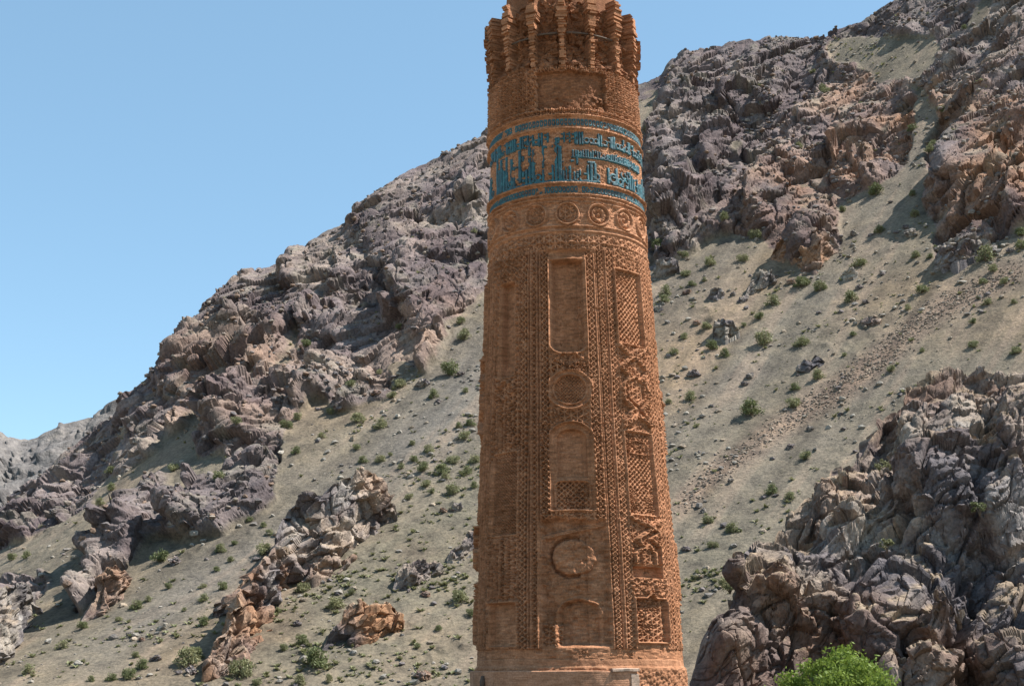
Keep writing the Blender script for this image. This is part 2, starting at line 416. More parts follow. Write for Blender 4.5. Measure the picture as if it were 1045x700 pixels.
def slope_colour(u, v, P, rk):
    n1 = fbm(P / 22.0, 4, 41)[:, None]; n2 = fbm(P / 5.0, 4, 42)[:, None]; n3 = fbm(P / 11.0, 3, 43)[:, None]
    C = lambda *a: np.array(a, np.float32)[None]
    g = lambda img: sample(img, u, v)[:, None]
    scr = C(0.335, 0.305, 0.225) * (1 + 0.12 * n1)
    scr = scr + (C(0.40, 0.315, 0.205) - scr) * np.clip(g(TANI) + 0.4 * n3, 0, 1) * 0.9
    scr = scr + (C(0.285, 0.275, 0.235) - scr) * np.clip(g(GREYI) + 0.3 * n2, 0, 1)
    scr = scr + (C(0.375, 0.29, 0.215) - scr) * np.clip(g(PINKI) + 0.15 * n2, 0, 1)
    th = np.radians(np.interp(u, [0, 300, 700, 1045], [35, 38, 55, 58])); q = u * np.sin(th) + v * np.cos(th); al = u * np.cos(th) - v * np.sin(th)
    st = fbm(np.stack([q / 11, al / 130, 0 * q], -1), 4, 49)[:, None]
    scr = scr * (1 + 0.5 * st) + (C(0.35, 0.275, 0.20) - scr) * np.clip(1.6 * st - 0.15, 0, 0.6)
    scr = scr + (C(0.28, 0.275, 0.20) - scr) * np.clip(g(GREENI) * (0.4 + 0.9 * n2 + 0.4 * n3), 0, 0.7)
    rock = C(0.195, 0.170, 0.160) * (1 + 0.5 * n2)
    rock = rock + (C(0.31, 0.262, 0.215) - rock) * np.clip(0.08 + 1.4 * n3 + 0.7 * n2, 0, 0.7)
    rock = rock + (C(0.113, 0.102, 0.099) - rock) * np.clip(0.08 + 1.4 * n1 - 0.6 * n2, 0, 0.8)
    rock = rock + (C(0.345, 0.205, 0.125) - rock) * np.clip(g(REDI) * 1.1 * (0.55 + 1.2 * n3 + 0.5 * n2), 0, 0.85)
    rock = rock + (C(0.30, 0.285, 0.215) - rock) * np.clip(0.8 * fbm(P / 3.0, 3, 47)[:, None] - 0.15, 0, 0.45)      # scree caught on ledges
    rkc = sstep(rk, 0.05, 0.5)[:, None]
    return scr * np.array([[0.455, 0.42, 0.42]], np.float32) + (rock * 0.80 - scr * 0.47) * rkc

# buttresses: (u0,v0,u1,v1, width px, height m); steep on the side away from the sun
BUTT = [(142, 402, 126, 462, 22, 3), (266, 370, 216, 445, 34, 8), (350, 255, 318, 345, 24, 6), (300, 335, 258, 400, 24, 5), (458, 238, 398, 322, 46, 11),
        (448, 342, 426, 386, 18, 6), (390, 195, 352, 240, 26, 5), (242, 440, 172, 548, 56, 5), (178, 470, 122, 560, 26, 6), (336, 368, 310, 425, 22, 6), (376, 380, 345, 418, 18, 5),
        (306, 252, 288, 285, 16, 4), (210, 340, 170, 400, 26, 4), (200, 410, 165, 460, 16, 4), (415, 250, 385, 300, 20, 5), (480, 225, 462, 285, 26, 6), (105, 580, 90, 630, 22, 6), (50, 500, 5, 555, 26, 5), (20, 600, -8, 660, 30, 5),
        (55, 585, 48, 610, 12, 3), (496, 150, 470, 215, 22, 4),
        (728, 180, 660, 250, 44, 9), (806, 150, 762, 232, 34, 9), (846, 205, 806, 268, 34, 7), (880, 110, 846, 185, 30, 6), (1030, 50, 955, 215, 60, 8), (1060, 0, 985, 135, 50, 7),
        (1000, 215, 962, 272, 34, 4), (1062, 165, 1025, 235, 34, 7), (770, 55, 740, 118, 30, 6), (712, 90, 662, 175, 34, 8), (860, 30, 835, 60, 20, 3), (925, 15, 890, 60, 30, 4), (960, 90, 935, 128, 22, 5),
        (700, 55, 684, 85, 20, 4), (800, 62, 770, 110, 26, 5), (840, 90, 800, 150, 28, 6), (905, 150, 880, 190, 20, 6), (740, 120, 712, 175, 24, 6)]
def buttress(u, v):
    h = np.zeros(u.shape, np.float32)
    for (a, b, c, d, w, H) in BUTT:
        L = math.hypot(c - a, d - b); tx, ty = (c - a) / L, (d - b) / L
        t = ((u - a) * tx + (v - b) * ty) / L
        cr = (u - a) * (-ty) + (v - b) * tx          # across; sign: right / left
        cr = np.where(True, cr * (1 if (-ty) > 0 else -1), 0)
        prof = np.where(cr > 0, np.exp(-(np.abs(cr) / w) ** 1.6), np.exp(-(np.abs(cr) / (0.22 * w)) ** 2))
        end = sstep(t, -0.25, 0.25) * (1 - sstep(t, 0.8, 1.1))
        h = np.maximum(h, 0.85 * H * prof * end * (0.55 + 0.45 * np.clip(t, 0, 1)))
    return h

UCOL = np.concatenate([np.linspace(-380, -40, 60)[:-1], np.arange(-40, 1086, 1.0), np.linspace(1086, 1680, 90)[1:]])
NS = 800
SROW = np.linspace(0, 1, NS)
_azc = ray(UCOL, np.full(UCOL.shape, 350.0))[0]
AZ = np.repeat(_azc[None, :], NS, 0); S = np.repeat(SROW[:, None], len(UCOL), 1)
EL = E_FOOT + S * (crest_el(AZ) - E_FOOT) + crest_knobs(AZ) * S ** 7
RR = base_r(AZ, S)
PB = np.stack([RR * np.sin(AZ), RR * np.cos(AZ), EYE + RR * np.tan(EL)], -1)
gu = np.gradient(PB, axis=1); gv = np.gradient(PB, axis=0)
NB = np.cross(gu, gv); NB /= np.linalg.norm(NB, axis=-1, keepdims=True)
# smooth the direction of displacement
def smooth2(A, k):
    ker = np.ones(k) / k
    A = np.apply_along_axis(lambda a: np.convolve(np.pad(a, k // 2, 'edge'), ker, 'valid'), 0, A)
    return np.apply_along_axis(lambda a: np.convolve(np.pad(a, k // 2, 'edge'), ker, 'valid'), 1, A)
NB = np.stack([smooth2(NB[..., k], 31) for k in range(3)], -1)
NB[..., 0] -= 0.35; NB[..., 1] -= 0.55
NB /= np.linalg.norm(NB, axis=-1, keepdims=True)
UU, VV = proj(PB)
Pf = PB.reshape(-1, 3).astype(np.float32); uf = UU.ravel().astype(np.float32); vf = VV.ravel().astype(np.float32)
rk, uw, vw = slope_masks(uf, vf, Pf)
disp = 0.8 * fbm(Pf / 30.0, 3, 61) + 0.22 * fbm(Pf / 3.2, 4, 62)
idx = np.where(rk > 0.01)[0]
rd = rockdisp(Pf[idx], [(22, 3.4), (9.0, 2.4)], 3)
rd += 3.2 * ridged(strata(Pf[idx]) / 17.0, 2, 71)
fade = 1 - 0.75 * sstep(S.ravel()[idx], 0.86, 1.0)
gap = 0.35 + 0.65 * sstep(fbm(Pf[idx] / 13.0, 3, 73), -0.25, 0.3)
disp[idx] += rk[idx] * (rd * fade * gap + 0.2)
disp += buttress(uw, vw) * (0.25 + 0.75 * rk) * sstep(rk, 0.0, 0.5) * (1 - 0.6 * sstep(S.ravel(), 0.93, 1.0))
# small rough stones breaking the scree
v_, e_ = facets(Pf / np.float32(1.3), 77); spot = sstep(fbm(Pf / 7.0, 3, 78), 0.05, 0.4)
disp += (1 - rk) * spot * 0.55 * np.clip(v_ - 0.12, 0, 1) * sstep(e_, 0.0, 0.2)
PD = PB + NB * smooth2(disp.reshape(NS, -1), 5)[..., None]
# second pass: fractures and ledges on the faces the first pass made
N2 = grid_normals(PD, 7); N2 = N2 + 1.0 * NB; N2 /= np.linalg.norm(N2, axis=-1, keepdims=True)
Q2 = PD.reshape(-1, 3)[idx].astype(np.float32)
d2 = rockdisp(Q2, [(5.4, 1.9), (2.6, 0.85), (1.1, 0.3)], 33, 1.0) + 0.4 * ridged(strata(Q2) / 6.0, 3, 75)
dd = np.zeros(len(Pf), np.float32); dd[idx] = d2 * rk[idx] * (0.55 + 0.45 * gap) * (1 - 0.5 * sstep(S.ravel()[idx], 0.95, 1.0))
PD = PD + N2 * dd.reshape(NS, -1)[..., None]
colr = slope_colour(uf, vf, Pf, rk)
nz2 = grid_normals(PD, 9)[..., 2].ravel()
led = (rk * sstep(nz2 + 0.25 * fbm(Pf / 4.0, 3, 79), 0.70, 0.92) * sstep(fbm(Pf / 12.0, 2, 80), -0.25, 0.25) * 0.55)[:, None]
colr = (colr + (np.array([[0.185, 0.165, 0.130]], np.float32) - colr) * led).reshape(NS, -1, 3)
# foot sheet towards the camera and the back of the ridge
front = []; cf = []
for q, r_rel in enumerate([0.05, 0.2, 0.4, 0.55, 0.7, 0.8, 0.88, 0.94, 0.98]):
    r = foot_r(_azc) * r_rel; z0 = EYE + foot_r(_azc) * math.tan(E_FOOT); k = sstep(np.array(r_rel), 0.2, 1.0)
    front.append(np.stack([r * np.sin(_azc), r * np.cos(_azc), 0.0 * (1 - k) + z0 * k + 0.25 * fbm(np.stack([r * np.sin(_azc), r * np.cos(_azc), 0 * r], -1) / 6, 2, 3)], -1))
    cf.append(colr[0] * 1.0)
back = []; cb = []
for q, kk in enumerate([1.012, 1.03, 1.07, 1.15, 1.3]):
    r = crest_r(_azc) * kk; z = PD[-1, :, 2] - (kk - 1) * crest_r(_azc) * [0.35, 0.5, 0.7, 0.8, 0.85][q]
    back.append(np.stack([r * np.sin(_azc), r * np.cos(_azc), z], -1)); cb.append(colr[-1])
ALLP = np.concatenate([np.array(front), PD, np.array(back)]); ALLC = np.concatenate([np.array(cf), colr, np.array(cb)])
_fs = grid_faces(*ALLP.shape[:2]); _rka = np.concatenate([np.zeros(9 * len(UCOL)), rk, np.zeros(5 * len(UCOL))])
slope = link('mountain_slope', mesh_np('mountain_slope', ALLP.reshape(-1, 3), _fs, M_SLOPE, ALLC.reshape(-1, 3), _rka[_fs[:, 0]] < 0.3))
tag(slope, 'rocky mountainside with grey-green scree and dark crags rising behind the minaret', 'mountain', kind='structure')

def slope_at(u, v):
    """point of the finished slope seen through (u, v) of its undisplaced shape"""
    az, el = ray(u, v); s = float(s_of(az, el))
    i = int(np.clip(round(s * (NS - 1)), 0, NS - 1)); j = int(np.clip(np.searchsorted(_azc, float(az)), 0, len(_azc) - 1))
    return Vector(PD[i, j]), Vector(NB[i, j])

# ground under everything, out to the horizon
g = mesh_np('ground', [(-6000, -6000, -6), (6000, -6000, -6), (6000, 6000, -6), (-6000, 6000, -6)], [(0, 1, 2, 3)], M_SLOPE, np.tile([[0.32, 0.28, 0.21]], (4, 1)))
tag(link('ground', g), 'bare tan valley ground', 'ground', kind='structure')

# far mountain at the left
def far_hill():
    us = np.linspace(-700, 330, 520); top = interp(us, [(-700, 400), (-200, 425), (-60, 440), (0, 442), (22, 450), (38, 447), (60, 431), (80, 426), (97, 419), (130, 400), (180, 390), (330, 420)])
    az, el = ray(us, top); el = el + R_(0.05) * fbm(np.stack([us / 9, us * 0, us * 0], -1), 3, 9)
    rows = []; R0, R1 = 560.0, 900.0
    for q in np.linspace(0, 1, 200):
        r = R0 + (R1 - R0) * q; e = R_(-0.8) + (el - R_(-0.8)) * q ** 1.0
        rows.append(np.stack([r * np.sin(az), r * np.cos(az), EYE + r * np.tan(e)], -1))
    for q in (1.02, 1.06, 1.2):
        r = R1 * q; z = EYE + R1 * np.tan(el) - (q - 1) * R1 * 0.7
        rows.append(np.stack([r * np.sin(az), r * np.cos(az), z], -1))
    P = np.array(rows); p = P.reshape(-1, 3).astype(np.float32)
    d = rockdisp(p, [(60, 11), (24, 7), (9, 4)], 15) * np.repeat(np.concatenate([1 - 0.6 * np.linspace(0, 1, 200) ** 6, [0.3, 0.3, 0]]), len(us))
    p = p + np.array([-0.45, -0.5, 0.74], np.float32) * d[:, None]
    n = fbm(p / 60, 4, 4)[:, None]
    c = np.array([[0.165, 0.15, 0.14]]) * (1 + 0.4 * n)
    o = link('hills', mesh_np('hills', p, grid_faces(*P.shape[:2]), M_FAR, c, True))
    tag(o, 'distant bare grey mountain at the lower left skyline', 'hills', kind='structure')
far_hill()

# ------------------------------------------------------------------ minaret
TD = 61.0                                   # distance of its axis along +Y
def vz(v, y):                               # height at depth y seen on image row v (rows near the middle)
    return EYE + y * math.tan(ray(W0 / 2, v)[1])
TV = [(8, 74.5), (35, 75.5), (60, 75), (85, 74.5), (100, 75), (120, 76), (190, 78), (240, 79.5), (300, 83), (360, 86.5), (440, 91), (560, 99.5), (640, 104), (700, 107)]   # row -> half width px
def row_depth(v): return TD * CP + (vz(v, TD) - EYE) * SP
def t_rad_v(v): return float(interp(v, TV)) / F * row_depth(v)
VTAB = np.linspace(-20, 780, 401)
ZTAB = np.array([vz(v, TD - t_rad_v(v)) for v in VTAB])      # row at the front centre line -> height
RTAB_Z = np.array([vz(v, TD) for v in VTAB]); RTAB = np.array([t_rad_v(v) for v in VTAB])
def z_of_v(v): return np.interp(v, VTAB, ZTAB)
def v_of_z(z): return np.interp(-np.asarray(z), -ZTAB, VTAB)
def rad_z(z): return np.interp(-np.asarray(z), -RTAB_Z, RTAB)
def axis_x(z): return 2.95 - 0.0185 * (np.asarray(z) - EYE)
TX0 = 2.95

PSI = np.concatenate([np.arange(-180, -104, 2.0), np.arange(-104, 104.01, 0.28), np.arange(106, 180.1, 2.0)])
Z_BOT, Z_TOP = float(z_of_v(672)), float(z_of_v(67))
ZR = np.arange(Z_BOT, Z_TOP, 0.027)
PSG, ZG = np.meshgrid(PSI, ZR); VG = v_of_z(ZG)
AP = np.radians(PSG) * 84.0                  # arc length in "pixels" (1 px is about 4.6 cm)
H = np.zeros_like(PSG, np.float32)
CIR = np.stack([np.sin(np.radians(PSG)) * 84, -np.cos(np.radians(PSG)) * 84, VG], -1).reshape(-1, 3).astype(np.float32)
def tn(scale, octv, seed): return fbm(CIR / scale, octv, seed).reshape(PSG.shape)
def wrap(a): return (a + 180) % 360 - 180
def sd_rect(a, b, ca, cb, ha, hb, rr=0):
    dx = np.abs(a - ca) - ha + rr; dy = np.abs(b - cb) - hb + rr
    return np.hypot(np.maximum(dx, 0), np.maximum(dy, 0)) + np.minimum(np.maximum(dx, dy), 0) - rr
def sd_arch(a, b, ca, top, bot, ha, point=1.2):
    """pointed or round headed opening; b grows downwards"""
    spring = top + ha * point
    body = np.maximum(np.abs(a - ca) - ha, b - bot)
    head = (np.hypot((a - ca), (b - spring) / point) - ha)
    return np.where(b < spring, np.maximum(head, b - bot), body)
def line(d, w): return np.exp(-(d / w) ** 2)
def seg(a, b, x0, y0, x1, y1):
    L2 = (x1 - x0) ** 2 + (y1 - y0) ** 2
    t = np.clip(((a - x0) * (x1 - x0) + (b - y0) * (y1 - y0)) / L2, 0, 1)
    return np.hypot(a - x0 - t * (x1 - x0), b - y0 - t * (y1 - y0))
# carved knotwork: little pits and bars
_wv, _we = facets(CIR / np.float32(2.7), 5); LACE = (sstep(_we, 0.09, 0.22).reshape(PSG.shape) - 0.5)
_wv2, _we2 = facets(CIR / np.float32(2.1), 8); LACE2 = (sstep(_we2, 0.09, 0.24).reshape(PSG.shape) - 0.5)
# interlaced strapwork: crossing families of raised bands, worn through in places to the lumpy core
_wa = AP + 0.45 * tn(5, 2, 301); _wb = VG + 0.45 * tn(5, 2, 302)
def fam(th, per, w):
    q = (_wa * math.cos(R_(th)) + _wb * math.sin(R_(th))) / per
    return sstep(w - np.abs(q - np.round(q)) * per, -0.25, 0.25)
_worn = sstep(tn(10, 3, 303), 0.12, 0.3)
_girih = np.maximum(np.maximum(fam(0, 5.6, 0.75), fam(60, 5.6, 0.75)), fam(120, 5.6, 0.75)) - 0.5
_latt = np.maximum(fam(45, 3.7, 0.7), fam(135, 3.7, 0.7)) - 0.5
LACE = _girih * (1 - _worn) + LACE * _worn; LACE2 = _latt * (1 - _worn) + LACE2 * _worn
def guill(x, b, A, per, w=0.8):
    y = A * np.sin(2 * np.pi * b / per)
    return np.maximum(sstep(w - np.minimum(np.abs(x - y), np.abs(x + y)), -0.25, 0.25), sstep(0.7 - np.hypot(x, (b % (per / 2)) - per / 4), -.3, .3))
GRIDP = (np.cos(AP * 2 * np.pi / 3.4) * np.cos(VG * 2 * np.pi / 3.4))
DIAG = np.sin((AP + VG) * 2 * np.pi / 4.6) * np.sin((AP - VG) * 2 * np.pi / 4.6)
BEAD = np.cos(VG * 2 * np.pi / 4.4)
PART = np.zeros(PSG.shape, np.int32)        # which part of the minaret a patch of wall belongs to
names = {0: 'border_strip'}
def zigzag(a, b, pts, w, h):
    d = np.full(a.shape, 99.0)
    for (x0, y0), (x1, y1) in zip(pts[:-1], pts[1:]): d = np.minimum(d, seg(a, b, x0, y0, x1, y1))
    return h * (sstep(-d, -w, -w * 0.55))

shaftz = (VG > 233) & (VG < 662)
PITCHP = 66.0
for k in range(8):
    cen = -4 + 45 * k; at = np.radians(wrap(PSG - cen)) * 84.0; a = at * 0.84; b = VG
    inp = (np.abs(a) < 24.3) & shaftz
    kind = {0: 'C', 1: 'R', 2: 'L', 7: 'L', 6: 'R'}.get(k, 'LR'[k % 2])
    h = np.zeros_like(H)
    fr = (a > -24.5) & (a < 24.5)
    edge = 24.0 - np.abs(a)
    rim = 0.055 * line(np.abs(a) - 22.5, 0.9) + 0.05 * line(np.abs(a) - 15.2, 0.9)
    carved = (0.075 * np.maximum(guill(np.abs(a) - 18.8, b, 1.9, 11.0), _worn * (LACE + .5)) - 0.03) * sstep(np.abs(a), 15.8, 16.4) * (1 - sstep(np.abs(a), 21.3, 21.9))
    if kind == 'C':
        h += rim * (b > 258) * (b < 540) + carved * (b > 256) * (b < 540)
        h -= 0.10 * (sd_rect(a, b, 0, 258, 20, 3) < 0) * 0.5
        s1 = sd_rect(a, b, 0, 313, 13.2, 46, 9.0)
        s1 = np.where(b < 300, sd_rect(a, b, 0, 318, 13.2, 52), s1)
        h += -0.17 * sstep(-s1, 0, 1.2) + 0.06 * line(s1 - 1.6, 0.9)
        h += 0.05 * line(np.abs(a) * 0.8 + np.abs(b - 366) - 9, 0.9) * (b > 360)
        d = np.hypot(at, b - 397)
        h += 0.07 * line(d - 20, 1.3) + 0.045 * line(d - 15.5, 0.8) - 0.05 * (d < 14.5) + 0.035 * GRIDP * (d < 14.5)
        h += 0.05 * LACE * ((d > 21.5) & (np.abs(b - 397) < 27) & (np.abs(a) < 16.5)) + 0.04 * LACE * ((np.abs(b - 370) < 9) & (np.abs(a) < 15))
        s2 = sd_arch(a, b, 0, 431, 520, 15.5, 1.0)
        h += 0.06 * line(s2 - 1.0, 0.9) + 0.05 * LACE * ((s2 > 2.0) & (b > 424) & (b < 530) & (np.abs(a) < 23))
        h -= 0.05 * (s2 < 0)
        s3 = sd_arch(a, b, 0, 437, 487, 11.8, 0.85); h -= 0.14 * sstep(-s3, 0, 1.2)
        s4 = sd_rect(a, b, 0, 505, 12, 14, 4); h += (0.06 * LACE2 - 0.03) * (s4 < 0) + 0.05 * line(s4 - 1, 0.8)
        # the ruined lower panel: facing gone, rough core
        m = sstep(b + 5 * tn(9, 3, 12), 528, 536) * (1 - sstep(b, 655, 661)) * sstep(edge + 2 * tn(6, 2, 13), 0.0, 2.0)
        core = -0.16 + 0.07 * tn(16, 4, 14) + 0.03 * tn(4, 3, 15)
        d1 = np.hypot(at * 0.92 + 1, (b - 568) * 0.95) + 1.6 * tn(7, 3, 16)
        core = core + 0.08 * (1 - sstep(d1, 16.5, 18.5)) * (b < 590) - 0.10 * line(d1 - 18.5, 1.6) * (a < 4)
        s6 = sd_arch(a, b, 2, 612, 668, 14.5, 1.0) + 1.2 * tn(6, 3, 17)
        core = core - 0.09 * sstep(-s6, 0, 1.5) + 0.05 * line(s6 - 1.5, 1.3)
        core = core + 0.09 * line(np.abs(b - 541 + 0.3 * a) - 1, 1.6) * (b < 552)
        core = core + (0.10 + 0.05 * LACE) * ((b > 636 + 3 * tn(5, 2, 18)) & (a < -10))
        h = h * (1 - m) + core * m
    elif kind == 'R':
        h += rim + carved
        s1 = sd_rect(a, b, 0, 309, 13.5, 37); h += 0.07 * line(s1 - 1.3, 0.9) - 0.06 * (s1 < 0) + 0.085 * LACE2 * (s1 < 0)
        h += 0.05 * LACE * ((b > 250) & (b < 270) & (np.abs(a) < 15))
        zz = zigzag(a, b, [(-14, 350), (0, 362), (14, 350), (4, 352), (-14, 372), (-6, 380), (-13, 392), (-13, 404), (-4, 414), (-14, 428)], 2.4, 0.12)
        zz = np.maximum(zz, zigzag(a, b, [(14, 372), (6, 364), (14, 372), (8, 382), (13, 392), (13, 404), (5, 414), (14, 428), (0, 420), (-14, 432)], 2.4, 0.12))
        zz = np.maximum(zz, zigzag(a, b, [(-9, 386), (0, 380), (9, 386), (9, 402), (0, 410), (-9, 402), (-9, 386)], 1.5, 0.09))
        band = (b > 347) & (b < 436) & (np.abs(a) < 15)
        h += (zz + 0.06 * LACE) * band
        s2 = sd_rect(a, b, 0, 480, 13, 42); h += 0.07 * line(s2 - 1.3, 0.9) - 0.06 * (s2 < 0) + 0.085 * LACE2 * (s2 < 0)
        s2b = sd_arch(a, b, 0, 446, 460, 10, 0.6); h += 0.06 * line(s2b, 0.9)
        zz = zigzag(a, b, [(-14, 526), (12, 540), (3, 548), (12, 556), (12, 572)], 2.0, 0.12)
        zz = np.maximum(zz, zigzag(a, b, [(14, 528), (-10, 548), (-5, 556), (-12, 564), (-12, 572)], 2.0, 0.12))
        zz = np.maximum(zz, zigzag(a, b, [(-6, 574), (-6, 562), (0, 554), (6, 562), (6, 574)], 1.5, 0.09))
        h += (zz + 0.07 * LACE) * ((b > 523) & (b < 574) & (np.abs(a) < 15))
        s3 = sd_rect(a, b, 0, 582, 15, 6); h -= 0.17 * sstep(-s3, 0, 1)
        rough = (b > 588) & (b < 606) & (np.abs(a) < 17); h += rough * (0.08 * tn(2.5, 3, 24) + 0.04 + 0.05 * LACE)
        s4 = np.maximum(np.abs(a) - 14, np.abs(b - 632) - 22); s4 = np.minimum(s4, np.maximum(np.abs(a) * 1.1 + (608 - b) - 3 + 0 * b, b - 620))
        h += 0.08 * line(s4 - 1.2, 1.0) + (-0.10 + 0.10 * LACE) * (s4 < 0)
    else:
        h += rim * (np.abs(b - 440) > 24) + 1.3 * carved
        s1 = sd_rect(a, b, 0, 330, 8.5, 48); h += -0.15 * sstep(-s1, 0, 1) + 0.05 * line(s1 - 1.5, 0.8)
        h += 0.04 * line(np.abs(a) - 11.5, 0.8) * (b < 380)
        h += 0.05 * LACE * ((b > 382) & (b < 450) & (np.abs(a) < 15)) + 0.06 * line(np.abs(a) - 5, 0.9) * ((b > 395) & (b < 450)) - 0.14 * ((np.abs(a + 3) < 2) & (b > 425) & (b < 450))
        s2 = sd_rect(a, b, 0, 500, 12.5, 42); h += 0.05 * line(s2 - 1.2, 0.9) + (0.09 * sstep(GRIDP, -0.1, 0.15) - 0.07) * (s2 < 0)
        for c in (-11, -6.5, -1, 5, 10): h += 0.075 * line(a - c, 0.9) * ((b > 546) & (b < 608))
        h += 0.06 * LACE * ((b > 546) & (b < 608) & (np.abs(a - 2) < 2.4)) + 0.05 * LACE2 * ((b > 255) & (b < 280) & (np.abs(a) < 15))
        h += 0.06 * zigzag(a, b, [(-12, 392), (0, 382), (12, 392), (0, 402), (-12, 392)], 1.4, 1.0)
        s3 = sd_rect(a, b, 0, 636, 12.5, 22); h += -0.07 * (s3 < 0) + 0.05 * line(s3 - 1.2, 0.9)
        h += 0.05 * line(b - 612, 1.6) * (np.abs(a) < 15)
        h += 0.06 * LACE * ((np.abs(a) < 15.5) & (s1 > 2.2) & (s2 > 2.2) & (s3 > 2.2))
    H = np.where(inp, h, H)
    PART[inp] = 1 + k; names[1 + k] = 'panel'
    c = np.radians(wrap(PSG - (cen + 22.5))) * 84.0
    ins = (np.abs(c) <= 4.7) & shaftz
    st = 0.085 * line(np.abs(c) - 3.0, 0.9) - 0.01
    lit = 1.0 if k in (0, 1, 2) else 0.8
    st = st + 0.06 * LACE2 * (np.abs(c) < 2.0)
    if k in (0, 1, 2): st = 0.04 * line(np.abs(c) - 4.0, 0.7) + (0.09 * np.maximum(guill(c, VG, 1.9, 9.0), _worn * (LACE + .5)) - 0.04) * (np.abs(c) < 3.3)
    H = np.where(ins, st, H); PART[ins] = 10 + k; names[10 + k] = 'border_strip'
# top of the panel zone: plain curved mouldings and a carved band
m = (VG > 233) & (VG < 254)
H = np.where(m, 0.05 * LACE * sstep(VG, 238, 240) + 0.05 * line(VG - 236, 1.0) + 0.03 * line(VG - 247, 1.0), H); PART[m] = 20; names[20] = 'carved_band'
# medallion frieze
m = (VG >= 200) & (VG <= 233)
H = np.where(m, 0.07 * line(VG - 202, 1.3) + 0.05 * line(VG - 206, 0.9) + 0.06 * line(VG - 230.5, 1.2) + 0.012 * LACE, H)
PART[m] = 21; names[21] = 'medallion_frieze'
for k in range(16):
    a = np.radians(wrap(PSG - (-2.5 + 22.5 * k))) * 79.0; d = np.hypot(a, VG - 218)
    mm = (d < 12.6)
    inner = 0.05 * LACE + (0.05 * np.cos(d * 1.1) if k in (1, 2, 3, 14) else 0)
    H = np.where(mm, 0.085 * line(d - 10.8, 1.1) + 0.04 * line(d - 7.6, 0.8) + 0.8 * inner * (d < 9) - 0.01, H)
    PART[mm] = 30 + k; names[30 + k] = 'medallion'
# inscription band
m = (VG > 116) & (VG < 200)
H = np.where(m, 0.09 * line(VG - 117.5, 1.4) + 0.09 * line(VG - 131.5, 1.5) + 0.10 * line(VG - 187.2, 1.7) + 0.08 * line(VG - 198.5, 1.4) + 0.02 * LACE, H)
PART[m] = 22; names[22] = 'inscription_band'
XI = 577 + 79 * np.sin(np.radians(PSG)); SAG = 25 * (1 - np.cos(np.radians(PSG)))
FRONT = np.abs(PSG) < 92
def stroke(mask, cond): mask |= cond
LET = np.zeros(PSG.shape, bool); AL = np.radians(PSG) * 79.0
rs = random.Random(5)
def vbar(c, w, t, b): LET[(np.abs(AL - c) < w) & (VG > t) & (VG < b)] = True
def hbar(x0, x1, c, w): LET[(AL > x0) & (AL < x1) & (np.abs(VG - c) < w)] = True
def ring(c, y, r, w): LET[np.abs(np.hypot(AL - c, VG - y) - r) < w] = True
# big kufic letters standing on the base line: uprights, bowls, plaited hooks; breaks where the tiles have gone
x = -248.0
gaps = [(-96, -88), (-30, -24), (27, 39)]
while x < 248:
    if any(g0 < x < g1 for g0, g1 in gaps): x += 3; continue
    q = rs.random()
    if q < .42:
        t = rs.choice([163, 166, 160, 150, 168, 142]) if x < 10 else rs.choice([166, 168, 163, 170])
        vbar(x, 1.3, t, 184); x += rs.choice([3.2, 3.6, 4.2])
        if rs.random() < .35: hbar(x - 4, x + 0.5, t + 1, 0.9)
    elif q < .62:
        ring(x + 2.2, 179.5, 2.9, 0.95); hbar(x - 1, x + 6, 184, 1.0); x += 6.6
    elif q < .8:
        vbar(x, 0.9, 172, 184); vbar(x + 2.9, 0.9, 174, 184); vbar(x + 5.8, 0.9, 170, 184); hbar(x - 1, x + 7, 184.3, 1.0); x += 9.2
    else:
        hbar(x, x + 5, 177, 0.9); hbar(x, x + 5, 184, 1.0); vbar(x + 4.6, 0.9, 168, 184); x += 8
hbar(-75, -20, 184.5, 0.9); hbar(-18, 26, 184.5, 0.9)
for (c, w, t) in [(-70, 1.1, 150), (-63, 1.1, 154), (-52, 1.3, 148), (-48, 0.9, 151), (-36, 1.0, 150), (-26, 1.0, 148), (-9, 1.7, 149), (-13, 0.9, 150), (8, 0.9, 158)]: vbar(c, w, t, 184)
hbar(-26, -8, 149, 1.1); hbar(-7, 3, 165, 0.8)
# hooked letters at the right
ring(46, 178, 4.2, 1.2); vbar(50.5, 1.2, 166, 184); ring(60, 172, 3.2, 1.1); ring(62, 180, 3.4, 1.1); vbar(70, 1.4, 160, 184); hbar(18, 26, 165, 1.0); vbar(26, 1.1, 165, 182)
# small middle line, right of the centre and around the back
x = 4.0
while x < 92:
    vbar(x, 0.75, 152 + rs.random() * 2, 160); 
    if rs.random() < .5: ring(x + 1.6, 157.5, 1.5, 0.6)
    x += 2.5
hbar(2, 92, 160.4, 0.8)
# upper line of small letters
x = -110.0
while x < 115:
    if -24 < x < -13: x += 2; continue
    q = rs.random()
    if q < .5: vbar(x, 1.0, 134.5, 147.5); x += 2.6
    elif q < .8: ring(x + 1.7, 143, 2.3, 0.75); hbar(x - 1, x + 5, 146, 0.75); x += 5
    else: hbar(x, x + 4, 137, 0.7); hbar(x, x + 4, 141.5, 0.7); vbar(x + 3.6, 0.8, 135, 147); x += 5.4
LET &= (VG > 133.5) & (VG < 185.6) & m & (np.abs(PSG) < 128)
er = tn(10, 3, 51) + 0.6 * tn(3, 2, 52)
LET &= ~(er > 0.44)
for (cx, cy, r) in [(-46, 165, 6.5), (-31, 160, 7), (-18, 159, 7.5), (34, 168, 6.5), (-60, 170, 5), (-3, 166, 4)]:
    blob = np.hypot(AL - cx, VG - cy) + 1.5 * tn(4, 2, 53); LET &= ~(blob < r * 0.8)
H = np.where(LET, 0.085, H)
PART[LET] = 23; names[23] = 'lettering'
